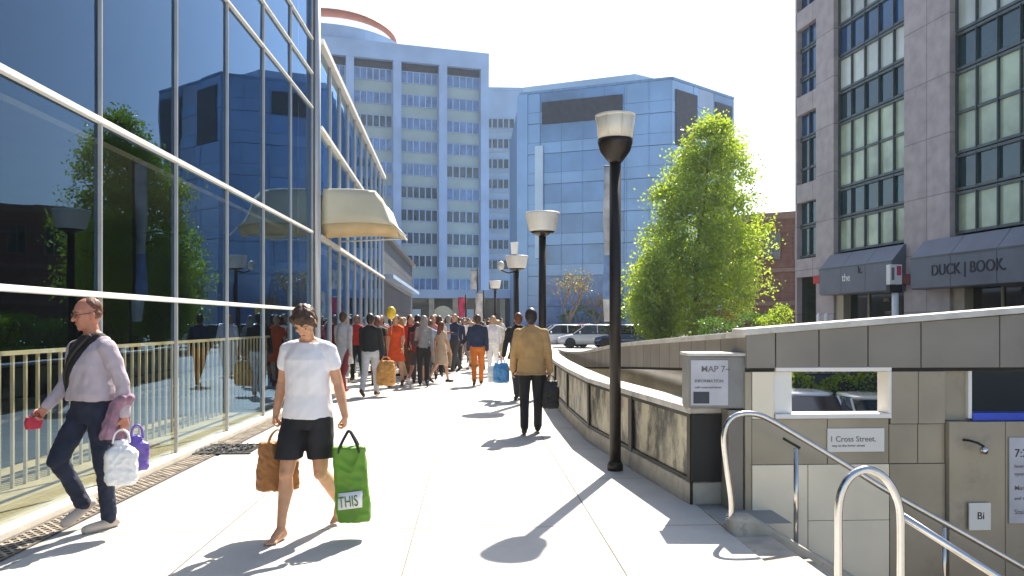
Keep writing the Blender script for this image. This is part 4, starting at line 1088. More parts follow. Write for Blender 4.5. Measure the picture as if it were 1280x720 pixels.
def head_prims(P,c,pitch=0,yaw=0,s=1.,hair='short',hcut=0.):
    rot=(Matrix.Rotation(yaw,3,'Z')@Matrix.Rotation(-pitch,3,'X')); c=Vector(c)
    def q(x,y,z): return c+rot@(Vector((x,y,z))*s)
    E=lambda p,r,t: P.append(('e',q(*p),tuple(x*s for x in r),t,rot))
    E((0,-.004,.015),(.074,.094,.106),SKIN); E((0,.024,-.05),(.056,.064,.064),SKIN); E((0,.060,-.088),(.026,.024,.022),SKIN)
    P.append(('c',q(0,.086,.006),q(0,.104,-.026),.010*s,.0145*s,SKIN)); P.append(('c',q(-.034,.074,.032),q(.034,.074,.032),.015*s,.015*s,SKIN))
    for sx in (-1,1):
        E((sx*.075,-.006,-.008),(.011,.020,.032),SKIN); E((sx*.036,.066,-.022),(.022,.020,.018),SKIN)
    E((0,.078,-.056),(.024,.012,.012),SKIN)
    if hair=='bald':
        E((0,-.030,.005),(.080,.078,.078),HAIR)
    elif hair:
        E((0,-.022,.030),(.083,.094,.106),HAIR); E((0,-.05,-.02),(.070,.058,.075),HAIR)
        if hair=='long':
            P.append(('c',q(0,-.055,0),q(0,-.095,-.20),.072*s,.060*s,HAIR)); 
            for sx in (-1,1): P.append(('c',q(sx*.07,-.02,.01),q(sx*.075,-.03,-.15),.026*s,.022*s,HAIR))
        if hair=='bun': E((0,-.115,.05),(.045,.042,.045),HAIR)
    return q,rot
def hand_prims(P,w_,d,pn,ts,curl=.5,s=1.,tag_=SKIN):
    # w_ wrist, d direction of the hand, pn palm normal, ts thumb side
    d=Vector(d).normalized(); pn=Vector(pn); pn=(pn-d*pn.dot(d)).normalized(); sd_=d.cross(pn)
    if sd_.dot(Vector(ts))<0: sd_=-sd_
    w_=Vector(w_)
    for i,u in enumerate((.030,.010,-.010,-.029)):
        kn=w_+d*(.086,.090,.086,.078)[i]*s+sd_*u*s
        P.append(('c',w_+d*.012*s+sd_*u*.6*s,kn,.0150*s,.0105*s,tag_))
        L=(.072,.080,.074,.058)[i]*s; p=kn; a=0
        for k,fr in enumerate((.45,.31,.24)):
            a+=curl*(.75,.95,.7)[k]*(1+.08*i); e=p+(d*math.cos(a)+pn*math.sin(a))*L*fr
            P.append(('c',p,e,(.0096-.0009*k)*s,(.0090-.0010*k)*s,tag_)); p=e
    t0=w_+d*.028*s+sd_*.026*s; dv=(d*.62+sd_*.62+pn*.42).normalized(); t1=t0+dv*.042*s; dv2=(d*.85+sd_*.12+pn*.5*max(.4,curl)).normalized(); t2=t1+dv2*.034*s
    P.append(('c',t0,t1,.0135*s,.0108*s,tag_)); P.append(('c',t1,t2,.0104*s,.0085*s,tag_))
def leg_pts(sx,h,k,hipx=.092,toe=None,hz=.90):
    h,k=R_(h),R_(k); hip=V3(sx*hipx,0,hz); kn=hip+.43*V3(sx*.01,math.sin(h),-math.cos(h)); an=kn+.41*V3(0,math.sin(h-k),-math.cos(h-k))
    pt=toe if toe is not None else min(0,(h-k)*.9)
    f=V3(sx*.02,math.cos(pt),math.sin(pt)).normalized(); up=V3(0,-f.z,f.y)
    return hip,kn,an,an-f*.055-up*.045,an+f*.13-up*.055,an+f*.19-up*.056
def arm_pts(sx,u,fx,ab=8,shz=1.395,shx=.185,L=(.29,.25)):
    u,fx,ab=R_(u),R_(fx),R_(ab); sh=V3(sx*shx,0,shz)
    el=sh+L[0]*V3(sx*math.sin(ab),math.sin(u)*math.cos(ab),-math.cos(u)*math.cos(ab)); g_=u+fx
    d=V3(sx*math.sin(ab*.4),math.sin(g_),-math.cos(g_)).normalized(); wr_=el+L[1]*d
    return sh,el,wr_,d
def figure(spec,voxel,hands=True):
    S=spec; P=[]; fem=S.get('fem',False); k=.93 if fem else 1.0
    g=lambda n,d_: S.get(n,d_)
    bare_arm=g('bare_arm',False); dress=g('dress',None); coat=g('coat',False); short=g('shorts',False); lb=SKIN if (dress or short) else BOT
    # legs
    foot_z=[]
    LP=[]
    for sx,(h,kf) in ((1,g('rl',(18,6))),(-1,g('ll',(-14,22)))):
        LP.append((sx,leg_pts(sx,h,kf)))
    zmin=min(min(q[3].z,q[5].z) for _,q in LP)-.022
    fat=1.2 if lb==BOT else .92
    for sx,(hip,kn,an,hl,bl,toe) in LP:
        P.append(('c',hip,kn,.088*fat*(1 if not fem else 1.02),.060*fat,BOT if (lb==BOT or short) else SKIN)) if not short else (P.append(('c',hip,hip.lerp(kn,.72),.098,.092,BOT)),P.append(('c',hip.lerp(kn,.5),kn,.066,.054,SKIN)))
        P.append(('c',kn,kn.lerp(an,.35)+V3(0,-.012,0),.058*fat,.055*fat,lb)); P.append(('c',kn.lerp(an,.35)+V3(0,-.012,0),an,.054*fat,.040*(1.5 if lb==BOT else .9),lb))
        P.append(('c',hl,bl,.042,.040,SHOE)); P.append(('c',bl,toe,.041,.030,SHOE)); P.append(('c',an,hl.lerp(bl,.3),.036,.036,SHOE))
    hw=.168 if fem else .160
    P.append(('l',[((0,0,.80),hw*.72,.085),((0,-.01,.88),hw,.118),((0,0,.97),hw*.97,.110),((0,0,1.04),hw*.86,.098)],BOT if not dress else TOP))
    # torso
    sw=(.150 if fem else .172)
    hem=g('hem',.93); infl=g('infl',1.0)
    T_=[((0,0,hem),(hw+.012)*infl,.122*infl),((0,0,1.06),(.135 if fem else .155)*infl,.100*infl),((0,.006,1.20),sw*.95*infl,.112*infl),((0,.004,1.33),sw*1.02*infl,.112),((0,-.006,1.395),sw*.86,.092),((0,-.012,1.445),sw*.52,.070),((0,-.012,1.485),.062,.056)]
    if coat: T_=[((0,0,g('coatz',.62)),(hw+.05)*infl,.150*infl)]+T_
    P.append(('l',T_,TOP))
    if dress: P.append(('l',[((0,0,dress),hw+.07,.165),((0,0,.72),hw+.04,.150),((0,0,.90),hw+.005,.122),((0,0,1.04),hw*.84,.10)],TOP if not S.get('skirt') else BOT))
    P.append(('c',(0,-.012,1.44),(0,.008,1.54),.058 if not fem else .050,.054 if not fem else .046,SKIN))
    hs_={}
    for sx,an_ in ((1,g('ra',(-14,18))),(-1,g('la',(16,20)))):
        u,fx=an_[0],an_[1]; ab=an_[2] if len(an_)>2 else 8
        sh,el,wr_,d=arm_pts(sx,u,fx,ab,shx=.158 if fem else .182); thick=(1.18 if not bare_arm else 1.0)*(.88 if fem else 1.0)*(1.12 if infl>1.05 else 1)
        P.append(('c',(sx*.045,-.014,1.455),(sx*.13,-.008,1.405),.050*k,.056*k,TOP)); P.append(('c',(sx*.12,-.008,1.385),sh,.062*k,.053*thick,TOP))
        P.append(('c',sh,sh.lerp(el,.55),.053*thick,.052*thick,TOP)); P.append(('c',sh.lerp(el,.5),el,.048*thick,.043*thick,SKIN if bare_arm else TOP))
        P.append(('c',el,wr_,.043*thick,(.029 if bare_arm else .036)*k*thick,SKIN if bare_arm else TOP))
        hs_[sx]=(wr_,d)
        if hands: hand_prims(P,wr_-d*.01,d,V3(-sx,0,0),V3(0,1,.2),g('curl',.45),.98 if not fem else .9)
        else: P.append(('c',wr_,wr_+d*.12,.032,.026,SKIN))
    q,rot=head_prims(P,(0,.018,1.612),g('pitch',.05),g('yaw',0),1.07 if not fem else 1.02,g('hair','short'))
    if g('hat',None):
        P.append(('l',[(q(0,-.01,.055),.125,.125),(q(0,-.01,.07),.10,.11),(q(0,-.01,.13),.082,.09)],HAIR))
    if g('pack',False): P.append(('e',(0,-.17,1.24),(.14,.09,.20),BOT))
    # stand on the ground: shift the feet
    def sh_(v): v=Vector(v); return (v.x,v.y,v.z-zmin)
    P2=[]
    for p in P:
        if p[0]=='c': P2.append(('c',sh_(p[1]),sh_(p[2]))+p[3:])
        elif p[0]=='e': P2.append(('e',sh_(p[1]))+p[2:])
        else: P2.append(('l',[(sh_(c),a,b_) for c,a,b_ in p[1]])+p[2:])
    me=remesh('person',P2,voxel,g('sm',4),amp=.0035 if voxel<.012 else .003,asc=10)
    return me,{kx:(Vector(sh_(v[0])),v[1]) for kx,v in hs_.items()}
skins=[(.42,.22,.14),(.50,.29,.19),(.30,.15,.09),(.17,.08,.05)]
hairs={'dark':(.018,.012,.01),'brown':(.07,.035,.018),'auburn':(.16,.05,.02),'fair':(.36,.24,.11),'grey':(.28,.27,.26)}
cloth={'white':(.78,.76,.74),'black':(.015,.015,.017),'red':(.50,.03,.025),'pink':(.62,.24,.26),'navy':(.025,.035,.075),'grey':(.22,.22,.23),'orange':(.62,.17,.02),'green':(.08,.20,.07),'beige':(.50,.40,.27),'blue':(.08,.16,.38),'maroon':(.20,.03,.04),'cream':(.66,.60,.48),'pale blue':(.36,.47,.60),'tan':(.42,.26,.11),'light grey':(.50,.49,.50),'denim':(.06,.09,.17),'charcoal':(.05,.05,.055),'orange red':(.66,.075,.012),'brown':(.12,.06,.03)}
def cm(c): return col_mat('cloth '+c,cloth[c],.85,var=.10,scale=9,bump=.12,bscale=60)
def hm(c): return col_mat('hair '+c,hairs[c],.5,var=.3,scale=40)
def skm(i): return col_mat('skin %d'%i,skins[i],.5,var=.06,scale=12,spec=.35)
def put_person(me,label,x,y,rz,skin,hair,top,bot,shoe='black',sc=1.0,group=None):
    o=bpy.data.objects.new('person',me); COL.objects.link(o); o.location=(x,y,.011); o.rotation_euler=(0,0,rz); o.scale=(sc,sc,sc)
    for i,m in enumerate((skm(skin),hm(hair),cm(top),cm(bot),cm(shoe))):
        o.material_slots[i].link='OBJECT'; o.material_slots[i].material=m
    return tag(o,label,'person',group)
AWAY=0.0; TOWARD=math.pi
def hand_world(o,hp):
    return Matrix.LocRotScale(o.location,o.rotation_euler,o.scale)@hp
# ---- middle distance individuals, each with its own pose
def solo(label,px,py,rz,spec,skin,hair,top,bot,shoe='black',sc=1.0,voxel=.010):
    me,hp=figure(spec,voxel); p=gp(px,py)
    o=put_person(me,label,p.x,p.y,rz,skin,hair,top,bot,shoe,sc)
    return o,{k:(hand_world(o,v[0]+v[1]*.09),v[1]) for k,v in hp.items()}
tanman,th_=solo('man in a loose tan jacket and black trousers walking away by the low wall',664,543,R_(-4),dict(coat=True,coatz=.80,infl=1.22,rl=(10,8),ll=(-8,10),ra=(-4,10,13),la=(4,12,13),hem=.84,sm=5),0,'dark','tan','black',sc=1.0,voxel=.009)
p9,h9=solo('person in dark jacket half hidden behind the man in tan, carrying bags',648,500,R_(10),dict(coat=True,coatz=.80,infl=1.12,rl=(14,8),ll=(-12,14),la=(6,6,16),hair='short'),1,'auburn','black','charcoal')
p8,h8=solo('person in navy top and bright orange trousers walking away on open paving',597,482,R_(3),dict(rl=(9,5),ll=(-10,14),infl=1.08,la=(-5,20),sm=5),0,'brown','navy','orange','brown')
p1,h1_=solo('person in long pale grey coat and maroon leggings beside the glass wing',429,492,R_(-20),dict(fem=True,coat=True,coatz=.62,infl=1.08,rl=(-16,20),ll=(17,6)),1,'brown','light grey','maroon','maroon',1.04)
p2,h2_=solo('person in black top and baggy light grey trousers with a tan bag',463,496,R_(-10),dict(rl=(12,8),ll=(-12,16),infl=1.08,ra=(8,8,9)),2,'dark','black','light grey','brown')
p3,h3_=solo('woman in bright orange red dress with bare legs walking toward the camera',495,484,R_(172),dict(fem=True,dress=.60,rl=(14,6),ll=(-12,20),bare_arm=True,hair='bun'),1,'dark','orange red','orange red','brown')
p4,h4_=solo('person in plain black top and charcoal trousers right of the red dress',522,479,R_(5),dict(rl=(10,6),ll=(-9,12)),2,'dark','black','charcoal')
p5,h5_=solo('person in pinkish white shirt and dark trousers beside the one in black',541,474,R_(185),dict(rl=(8,6),ll=(-9,14)),0,'auburn','pink','charcoal',voxel=.012)
p6,_=solo('person in pale cream shirt and black trousers close behind the pink shirt',549,471,R_(-6),dict(rl=(-8,14),ll=(10,6),fem=True,hair='long'),1,'brown','cream','black',voxel=.012)
p7,_=solo('person in dark red top and beige skirt at the front edge of the crowd',559,462,R_(20),dict(fem=True,dress=.55,skirt=True,rl=(10,6),ll=(-10,16),bare_arm=True,hair='long'),1,'dark','maroon','beige',voxel=.013)
p10,_=solo('person in navy jacket with a red shoulder bag at the crowd edge',572,461,R_(10),dict(rl=(10,6),ll=(-10,16),coat=True,coatz=.78),0,'brown','navy','charcoal',voxel=.013)
p11,_=solo('person in white top and white trousers in the bright gap by the orange trousers',616,470,R_(178),dict(fem=True,rl=(8,5),ll=(-9,14),hair='long',infl=1.1),1,'fair','white','white','beige',voxel=.013)
p12,_=solo('person in pink and maroon clothes behind the grey trousers',476,474,R_(186),dict(fem=True,rl=(8,5),ll=(-9,14),hair='long'),1,'dark','pink','maroon',voxel=.013)
p13,_=solo('person in red top and dark trousers next to the glass wing entrance',446,476,R_(170),dict(rl=(8,5),ll=(-9,14)),2,'dark','red','black',voxel=.013)

# ---- carried bags for the middle distance
def soft_bag(name,label,cat,c,rx,ry,h,m,seed,handle=True,rz=0,voxel=.012,mh=None,amp=.012,neck=1.):
    o=empty(name,label,cat,c,rz)
    me=remesh('pouch',[('l',[((0,0,-h),rx*.80,ry*.85),((0,0,-h*.93),rx,ry),((0,0,-h*.4),rx*1.02,ry*.95),((0,0,-.10),rx*.86*neck,ry*.55),((0,0,-.07),rx*.8*neck,ry*.35)],SKIN,.6)],voxel,3,amp,13,(1,1,1),seed,tags=False,ridge=True)
    me.materials.append(m); b=bpy.data.objects.new('pouch',me); COL.objects.link(b); b.parent=o
    if handle:
        for sg in (-1,1):
            pts=[(-rx*.5,sg*ry*.3,-.09),(-rx*.38,sg*ry*.2,-.02),(0,sg*.006,.012),(rx*.38,sg*ry*.2,-.02),(rx*.5,sg*ry*.3,-.09)]
            MB().tube(smooth_path(pts,4),.008,6).build('handle',mh or m,o,smooth=True)
    return o
M['bagtan']=col_mat('bag tan',(.52,.25,.06),.7,var=.2,scale=8)
M['bagblue']=col_mat('bag blue',(.10,.32,.62),.5,var=.25,scale=6)
M['bagwhite']=mat('white plastic bag',(.80,.80,.80),.35,var=.05,scale=5)
M['bagpurple']=mat('purple plastic bag',(.16,.10,.45),.4,var=.2,scale=6)
M['bagred']=col_mat('bag red',(.5,.03,.06),.6)
c=h2_[1][0]; soft_bag('shopping_bag','tan carrier bag held low by the person in baggy grey trousers','bag',(c.x+.06,c.y-.05,c.z+.01),.20,.12,.60,M['bagtan'],3)
c=h9[-1][0]; soft_bag('shopping_bag','blue and white carrier bag at the side of the dark jacket','bag',(c.x-.04,c.y-.03,c.z),.16,.10,.48,M['bagblue'],5)
soft_bag('shopping_bag','white carrier bag beside the blue one behind the man in tan','bag',(c.x-.20,c.y+.10,c.z-.06),.12,.09,.42,M['bagwhite'],6)
c=th_[1][0]; soft_bag('shopping_bag','black carrier bag hanging from the right hand of the man in tan','bag',(c.x+.0,c.y,c.z),.12,.08,.46,M['black'],7)

# ---- the dense crowd
VS=[dict(rl=(9,6),ll=(-9,14)),dict(rl=(-16,24),ll=(18,6),infl=1.1,ra=(18,30),la=(-16,12)),
 dict(fem=True,dress=.50,bare_arm=True,hair='long',rl=(14,6),ll=(-14,22),ra=(12,12),la=(-16,24)),dict(fem=True,hair='long',rl=(-12,18),ll=(14,5),la=(25,75),yaw=.5),
 dict(fem=True,hair='bun',dress=.56,skirt=True,rl=(10,6),ll=(-12,18),yaw=-.4),dict(coat=True,coatz=.70,infl=1.12,rl=(9,6),ll=(-9,12),hat=True),
 dict(shorts=True,bare_arm=True,rl=(18,8),ll=(-16,26),pack=True),dict(infl=1.22,rl=(14,8),ll=(-13,20),bare_arm=True,hair='bald',ra=(30,70,14)),
 dict(fem=True,coat=True,coatz=.58,infl=1.15,hair='long',rl=(12,6),ll=(-13,20),pitch=.35),dict(rl=(4,3),ll=(-3,5),infl=1.1,ra=(10,95,12),la=(6,80,12),yaw=.7),
 dict(fem=True,bare_arm=True,hair='bun',rl=(16,6),ll=(-15,24),ra=(-20,15,14),la=(22,30,12),pitch=.2)]
V=[figure(s_,.020,False)[0] for s_ in VS]
kindw=['in {t} top and {b} trousers','in {t} jacket and {b} trousers, striding','in a {t} dress','with long hair in {t} top and {b} trousers','in {t} top and {b} skirt','in a hat, {t} coat and {b} trousers','in {t} top and {b} shorts with a backpack','stocky and balding in {t} shirt and {b} trousers','in a long {t} coat over {b} trousers','standing in {t} jacket and {b} trousers','with hair tied up in {t} top and {b} trousers']
tops=['white','white','red','pink','black','orange red','navy','cream','maroon','white','beige','pale blue','grey','orange','red','green','blue','light grey','charcoal']
bots=['black','navy','denim','charcoal','beige','grey','white','brown']
hw_=['dark','brown','brown','auburn','fair','fair','grey']
cr=random.Random(78); pos=[]; used=set(); n=0; tries=0
mid_=[Vector((o.location.x,o.location.y)) for o in (tanman,p9,p8,p1,p2,p3,p4,p5,p6,p7,p10,p11,p12,p13)]
while n<250 and tries<90000:
    tries+=1
    near=cr.random()<.30
    Y=(19.5+cr.random()*13) if near else (25+cr.random()**1.35*60)
    xl=wpnt(max(0,min(WL,Y-17)),0,0).x+.5 if Y<34 else -3.6
    X=cr.uniform(xl,-.75 if near else (1.25 if Y<30 else 1.2+max(0,(Y-30))*.035))
    pxx=CX+F*math.tan(math.atan2(X,Y)-TH)
    if 575<pxx<640 and Y<33 and cr.random()<.85: continue
    if Y<24 and pxx<470: continue
    q=Vector((X,Y))
    if any((q-a).length<.50 for a in pos+mid_): continue
    v=cr.randrange(len(V)); t,b_=cr.choice(tops),cr.choice(bots)
    if v==2: b_=t
    key=(v,t,b_)
    if key in used: continue
    used.add(key); pos.append(q); n+=1
    band='near the crowd front' if Y<34 else ('amid the crowd' if Y<52 else 'far back')
    put_person(V[v],'person '+kindw[v].format(t=t,b=b_)+' '+band,X,Y,(AWAY if cr.random()<.5 else TOWARD)+cr.gauss(0,.45),cr.choice((0,1,1,2,3)),cr.choice(hw_),t,b_,cr.choice(('black','brown','white')),cr.uniform(.90,1.07),'crowd along the walkway')
# ---- the woman walking toward the camera
def eyes(q,rot,parent,s=1.):
    for sx in (-1,1):
        b=MB(); b.ell(q(sx*.032,.0795,.006),(.0115*s,.006*s,.0045*s),0,rot); b.ell(q(sx*.032,.0855,.006),(.0055*s,.003*s,.0055*s),1,rot)
        b.build('eye',[col_mat('eye white',(.30,.25,.22),.3),M['ink']],parent,smooth=True)
        b=MB(); b.tube([q(sx*.016,.0865,.026),q(sx*.034,.086,.031),q(sx*.052,.075,.026)],[.0035,.0045,.003],6); b.build('eyebrow',hm('brown'),parent,smooth=True)
    b=MB(); b.ell(q(0,.0885,-.056),(.021*s,.005*s,.0055*s),0,rot); b.build('lips',col_mat('lips',(.32,.10,.08),.45),parent,smooth=True)
wa=gp(356,682); wb_=gp(413,657)
WPOS=Vector((-1.235,6.10,.011)); WRZ=R_(168)
def wom():
    skin=[];P=skin
    hipR,hipL=V3(.095,0,.885),V3(-.095,0,.885)
    knR,anR=V3(.105,.15,.475),V3(.115,.215,.085); knL,anL=V3(-.10,.00,.465),V3(-.115,-.335,.165)
    for hip,kn,an,fwd,hl in ((hipR,knR,anR,V3(.10,1,-.02),0),(hipL,knL,anL,V3(-.06,.86,-.50),1)):
        P.append(('c',hip,hip.lerp(kn,.5),.088,.074,SKIN)); P.append(('c',hip.lerp(kn,.5),kn,.074,.053,SKIN)); P.append(('e',kn+V3(0,.012,-.005),(.048,.050,.055),SKIN))
        cal=kn.lerp(an,.33)+V3(0,-.022,0); P.append(('c',kn,cal,.048,.056,SKIN)); P.append(('c',cal,kn.lerp(an,.7),.054,.038,SKIN)); P.append(('c',kn.lerp(an,.7),an,.037,.032,SKIN))
        f=fwd.normalized(); up=(V3(0,0,1)-f*f.z).normalized(); side=f.cross(up)
        P.append(('c',an,an-f*.035-up*.045,.033,.031,SKIN)); P.append(('c',an,an+f*.085-up*.045,.030,.030,SKIN)); P.append(('c',an-f*.03-up*.055,an+f*.10-up*.062,.026,.028,SKIN))
        for i in range(5): 
            o_=side*(.030-.0145*i); P.append(('c',an+f*.10-up*.062+o_*.7,an+f*(.172-.008*abs(i-1) -.006*i)-up*.070+o_*1.15,.013,.0095,SKIN))
    P.append(('l',[((0,0,.80),.13,.09),((0,-.01,.90),.165,.118),((0,0,1.05),.135,.10),((0,.005,1.2),.14,.11),((0,.0,1.33),.15,.105),((0,-.01,1.41),.15,.08),((0,-.014,1.45),.085,.06)],SKIN))
    P.append(('c',(0,-.014,1.42),(0,.028,1.535),.052,.047,SKIN))
    shR,shL=V3(.165,-.005,1.375),V3(-.165,-.005,1.375); elR,wrR=V3(.225,-.045,1.13),V3(.235,.045,.90); elL,wrL=V3(-.232,-.02,1.125),V3(-.315,.055,.895)
    H={}
    for sx,sh,el,wr_ in ((1,shR,elR,wrR),(-1,shL,elL,wrL)):
        P.append(('c',(sx*.045,-.014,1.44),(sx*.13,-.01,1.385),.040,.046,SKIN)); P.append(('c',(sx*.12,-.01,1.375),sh,.052,.048,SKIN)); P.append(('c',sh,el,.050,.039,SKIN)); P.append(('c',el,el.lerp(wr_,.3),.039,.040,SKIN)); P.append(('c',el.lerp(wr_,.3),wr_,.040,.026,SKIN))
        d=V3(sx*.03,.10,-1).normalized(); hand_prims(P,wr_-V3(0,0,-.008),d,V3(-sx,.05,0),V3(0,1,0),1.25,.92); H[sx]=wr_+d*.098+V3(-sx*.022,0,0)
    q,rot=head_prims(P,(0,.060,1.592),.72,.05,1.0,None)
    return P,q,rot,H
P,q,rot,H=wom()
me=remesh('person',P,.0065,3,tags=False); me.materials.append(col_mat('tanned skin',(.57,.30,.17),.48,var=.08,scale=14,spec=.4,sss=.08))
woman=bpy.data.objects.new('person',me); COL.objects.link(woman); woman.location=WPOS; woman.rotation_euler=(0,0,WRZ)
tag(woman,'barefoot woman in white t-shirt and black shorts walking forward looking down with two bags','person')
def child(name,me,m,parent):
    me.materials.append(m); o=bpy.data.objects.new(name,me); COL.objects.link(o); o.parent=parent; return o
shirt=[('l',[((0,0,.872),.192,.142),((0,0,.92),.192,.142),((0,0,1.05),.172,.128),((0,.008,1.18),.172,.132),((0,.006,1.31),.176,.128),((0,-.005,1.38),.152,.108),((0,-.010,1.44),.110,.088)],SKIN,.9)]
for sx,sh,el in ((1,V3(.165,-.005,1.375),V3(.225,-.045,1.13)),(-1,V3(-.165,-.005,1.375),V3(-.232,-.02,1.125))):
    shirt+=[('c',(sx*.075,-.014,1.405),(sx*.135,-.01,1.388),.062,.064,SKIN),('c',(sx*.12,-.01,1.372),sh,.066,.063,SKIN),('c',sh,sh.lerp(el,.40),.062,.066,SKIN)]
child('t_shirt',remesh('t_shirt',shirt,.008,3,.008,8,(1,1,.7),2,tags=False),mat('white cotton jersey',(.76,.74,.77),.85,var=.03,scale=6,bump=.1,bscale=70),woman)
sho=[('l',[((0,0,.80),.165,.125),((0,-.008,.87),.186,.138),((0,0,.94),.178,.128)],SKIN,.9)]
for sx,hip,kn in ((1,V3(.095,0,.885),V3(.105,.15,.475)),(-1,V3(-.095,0,.885),V3(-.10,0,.465))):
    e_=hip.lerp(kn,.74); sho+=[('l',[((e_.x*1.0+sx*.004,e_.y,e_.z),.104,.108),(tuple(hip.lerp(kn,.35)),.103,.118),(tuple(hip),.094,.115)],SKIN,.95)]
child('shorts',remesh('shorts',sho,.008,3,.010,9,(1,1,.6),5,tags=False),mat('black cotton twill',(.012,.012,.015),.8,var=.2,scale=8,bump=.15,bscale=60),woman)
hr=[('e',q(0,-.014,.036),(.084,.104,.106),SKIN,rot),('e',q(0,-.055,-.022),(.076,.066,.085),SKIN,rot),('e',q(.012,.050,.082),(.062,.046,.036),SKIN,rot),('e',q(-.035,.060,.066),(.034,.030,.026),SKIN,rot)]
for sx in (-1,1): hr.append(('c',q(sx*.068,.035,.06),q(sx*.078,.014,-.022),.024,.015,SKIN))
child('hair',remesh('hair',hr,.005,2,.009,34,(1,1,.6),1,tags=False),col_mat('hair dark brown',(.060,.028,.014),.6,var=.35,scale=40),woman)
eyes(q,rot,woman,.96)
Wm=Matrix.LocRotScale(WPOS,woman.rotation_euler,None)
hR,hL=Wm@H[1],Wm@H[-1]
# brown paper bag in her right hand
pb=empty('paper_bag','crumpled brown paper bag hanging from the right hand of the woman','bag',(hR.x-.005,hR.y+.02,hR.z-.03),R_(22))
me=remesh('pouch',[('l',[((0,0,-.44),.135,.075),((0,0,-.43),.150,.085),((.0,0,-.25),.150,.080),((0,0,-.12),.135,.055),((0,0,-.085),.128,.040)],SKIN,.45)],.007,2,.014,9,(1,1,1),4,tags=False,ridge=True)
child('pouch',me,mat('brown kraft paper',(.36,.155,.045),.75,var=.14,scale=7,bump=.5,bscale=16),pb)
for sg in (-1,1): MB().tube(smooth_path([(-.07,sg*.035,-.095),(-.045,sg*.02,-.03),(0,sg*.004,.008),(.045,sg*.02,-.03),(.07,sg*.035,-.095)],4),.006,6).build('handle',M['bagtan'],pb,smooth=True)
# green reusable bag in her left hand
gbag=empty('shopping_bag','bright green reusable bag with white lettered patch in the left hand of the woman','bag',(hL.x+.055,hL.y-.03,hL.z-.015),R_(5))
b=MB(); gb_rings=[((.035,0,-.655),.105,.065),((.035,0,-.645),.120,.078),((.03,0,-.55),.128,.082),((.015,0,-.40),.122,.066),((.008,0,-.25),.120,.058),((0,0,-.115),.118,.050),((0,0,-.108),.112,.044)]
me=remesh('pouch',[('l',gb_rings,SKIN,.42)],.007,2,.008,8,(1,1,1),8,tags=False,ridge=True)
child('pouch',me,mat('bright green woven plastic',(.10,.25,.008),.5,var=.10,scale=6,bump=.2,bscale=30),gbag)
for sg in (-1,1):
    MB().tube(smooth_path([(-.075,sg*.046,-.15),(-.062,sg*.042,-.10),(-.03,sg*.02,-.035),(0,sg*.005,.008),(.03,sg*.02,-.035),(.062,sg*.042,-.10),(.075,sg*.046,-.15)],4),.011,6).build('handle',M['black'],gbag,smooth=True)
vs=[];n=8
b=MB()
for i in range(n):
    x0,x1=-.075+.175*i/n,-.075+.175*(i+1)/n
    yy=lambda x: -.0945+.010*abs((x-.02)/.1)**3
    b.quad((x0,yy(x0),-.555+.10*(x0+.075)),(x1,yy(x1),-.555+.10*(x1+.075)),(x1,yy(x1)+.010,-.435+.10*(x1+.075)),(x0,yy(x0)+.010,-.435+.10*(x0+.075)))
o=b.build('patch',M['bagwhite'],gbag,smooth=True); s_=o.modifiers.new('t','SOLIDIFY'); s_.thickness=.003
text_obj('lettering','THIS',.115,mat('green print',(.07,.16,.02),.6),frame((-.066,-.099,-.538),(1,0,.10),(-.10,.10,1),(0,-1,.1)),gbag,.0015,sx=.60)

# ---- the man at the left walking past the glass
MPOS=Vector((-2.93,6.33,.011)); MRZ=R_(148)
def man():
    P=[]; H={}
    L1=leg_pts(1,30,60,.095,-.45,.925); L2=leg_pts(-1,-4,2,.095,0,.925)
    zmin=min(min(x[3].z,x[5].z) for x in (L1,L2))-.026
    for sx,(hip,kn,an,hl,bl,toe) in ((1,L1),(-1,L2)):
        P.append(('c',hip,kn,.082,.056,SKIN)); P.append(('c',kn,an,.052,.036,SKIN)); P.append(('c',hl,bl,.034,.034,SKIN)); P.append(('c',bl,toe,.034,.026,SKIN)); P.append(('c',an,hl,.034,.034,SKIN))
    P.append(('l',[((0,0,.84),.13,.09),((0,-.01,.92),.16,.115),((0,0,1.08),.155,.115),((0,.012,1.24),.165,.125),((0,.006,1.37),.17,.112),((0,-.006,1.44),.155,.085),((0,-.012,1.49),.075,.06)],SKIN))
    P.append(('c',(0,-.012,1.46),(0,.02,1.585),.059,.056,SKIN))
    A={}
    for sx,(u,fx,ab) in ((1,(8,34,12)),(-1,(-12,14,20))):
        sh,el,wr_,d=arm_pts(sx,u,fx,ab,1.40,.188,(.29,.26)); A[sx]=(sh,el,wr_,d)
        P.append(('c',(sx*.045,-.012,1.49),(sx*.13,-.01,1.435),.045,.05,SKIN)); P.append(('c',(sx*.12,-.01,1.42),sh,.056,.052,SKIN)); P.append(('c',sh,el,.052,.042,SKIN)); P.append(('c',el,wr_,.042,.029,SKIN))
        hand_prims(P,wr_-d*.008,d,V3(-sx,.1,0),V3(0,1,.3),1.05,1.0); H[sx]=wr_+d*.10+V3(-sx*.022,0,0)
    q,rot=head_prims(P,(0,.035,1.655),.14,-.26,1.06,None)
    return P,q,rot,H,A,(L1,L2),zmin
P,q,rot,H,A,(L1,L2),zmin=man()
def lift(P):
    o=[]
    s=lambda v:(Vector(v)-V3(0,0,zmin))
    for p in P:
        if p[0]=='c': o.append(('c',s(p[1]),s(p[2]))+p[3:])
        elif p[0]=='e': o.append(('e',s(p[1]))+p[2:])
        else: o.append(('l',[(s(c),a,b_) for c,a,b_ in p[1]])+p[2:])
    return o
me=remesh('person',lift(P),.0065,3,tags=False); me.materials.append(col_mat('ruddy skin',(.47,.20,.13),.48,var=.08,scale=14,spec=.4,sss=.08))
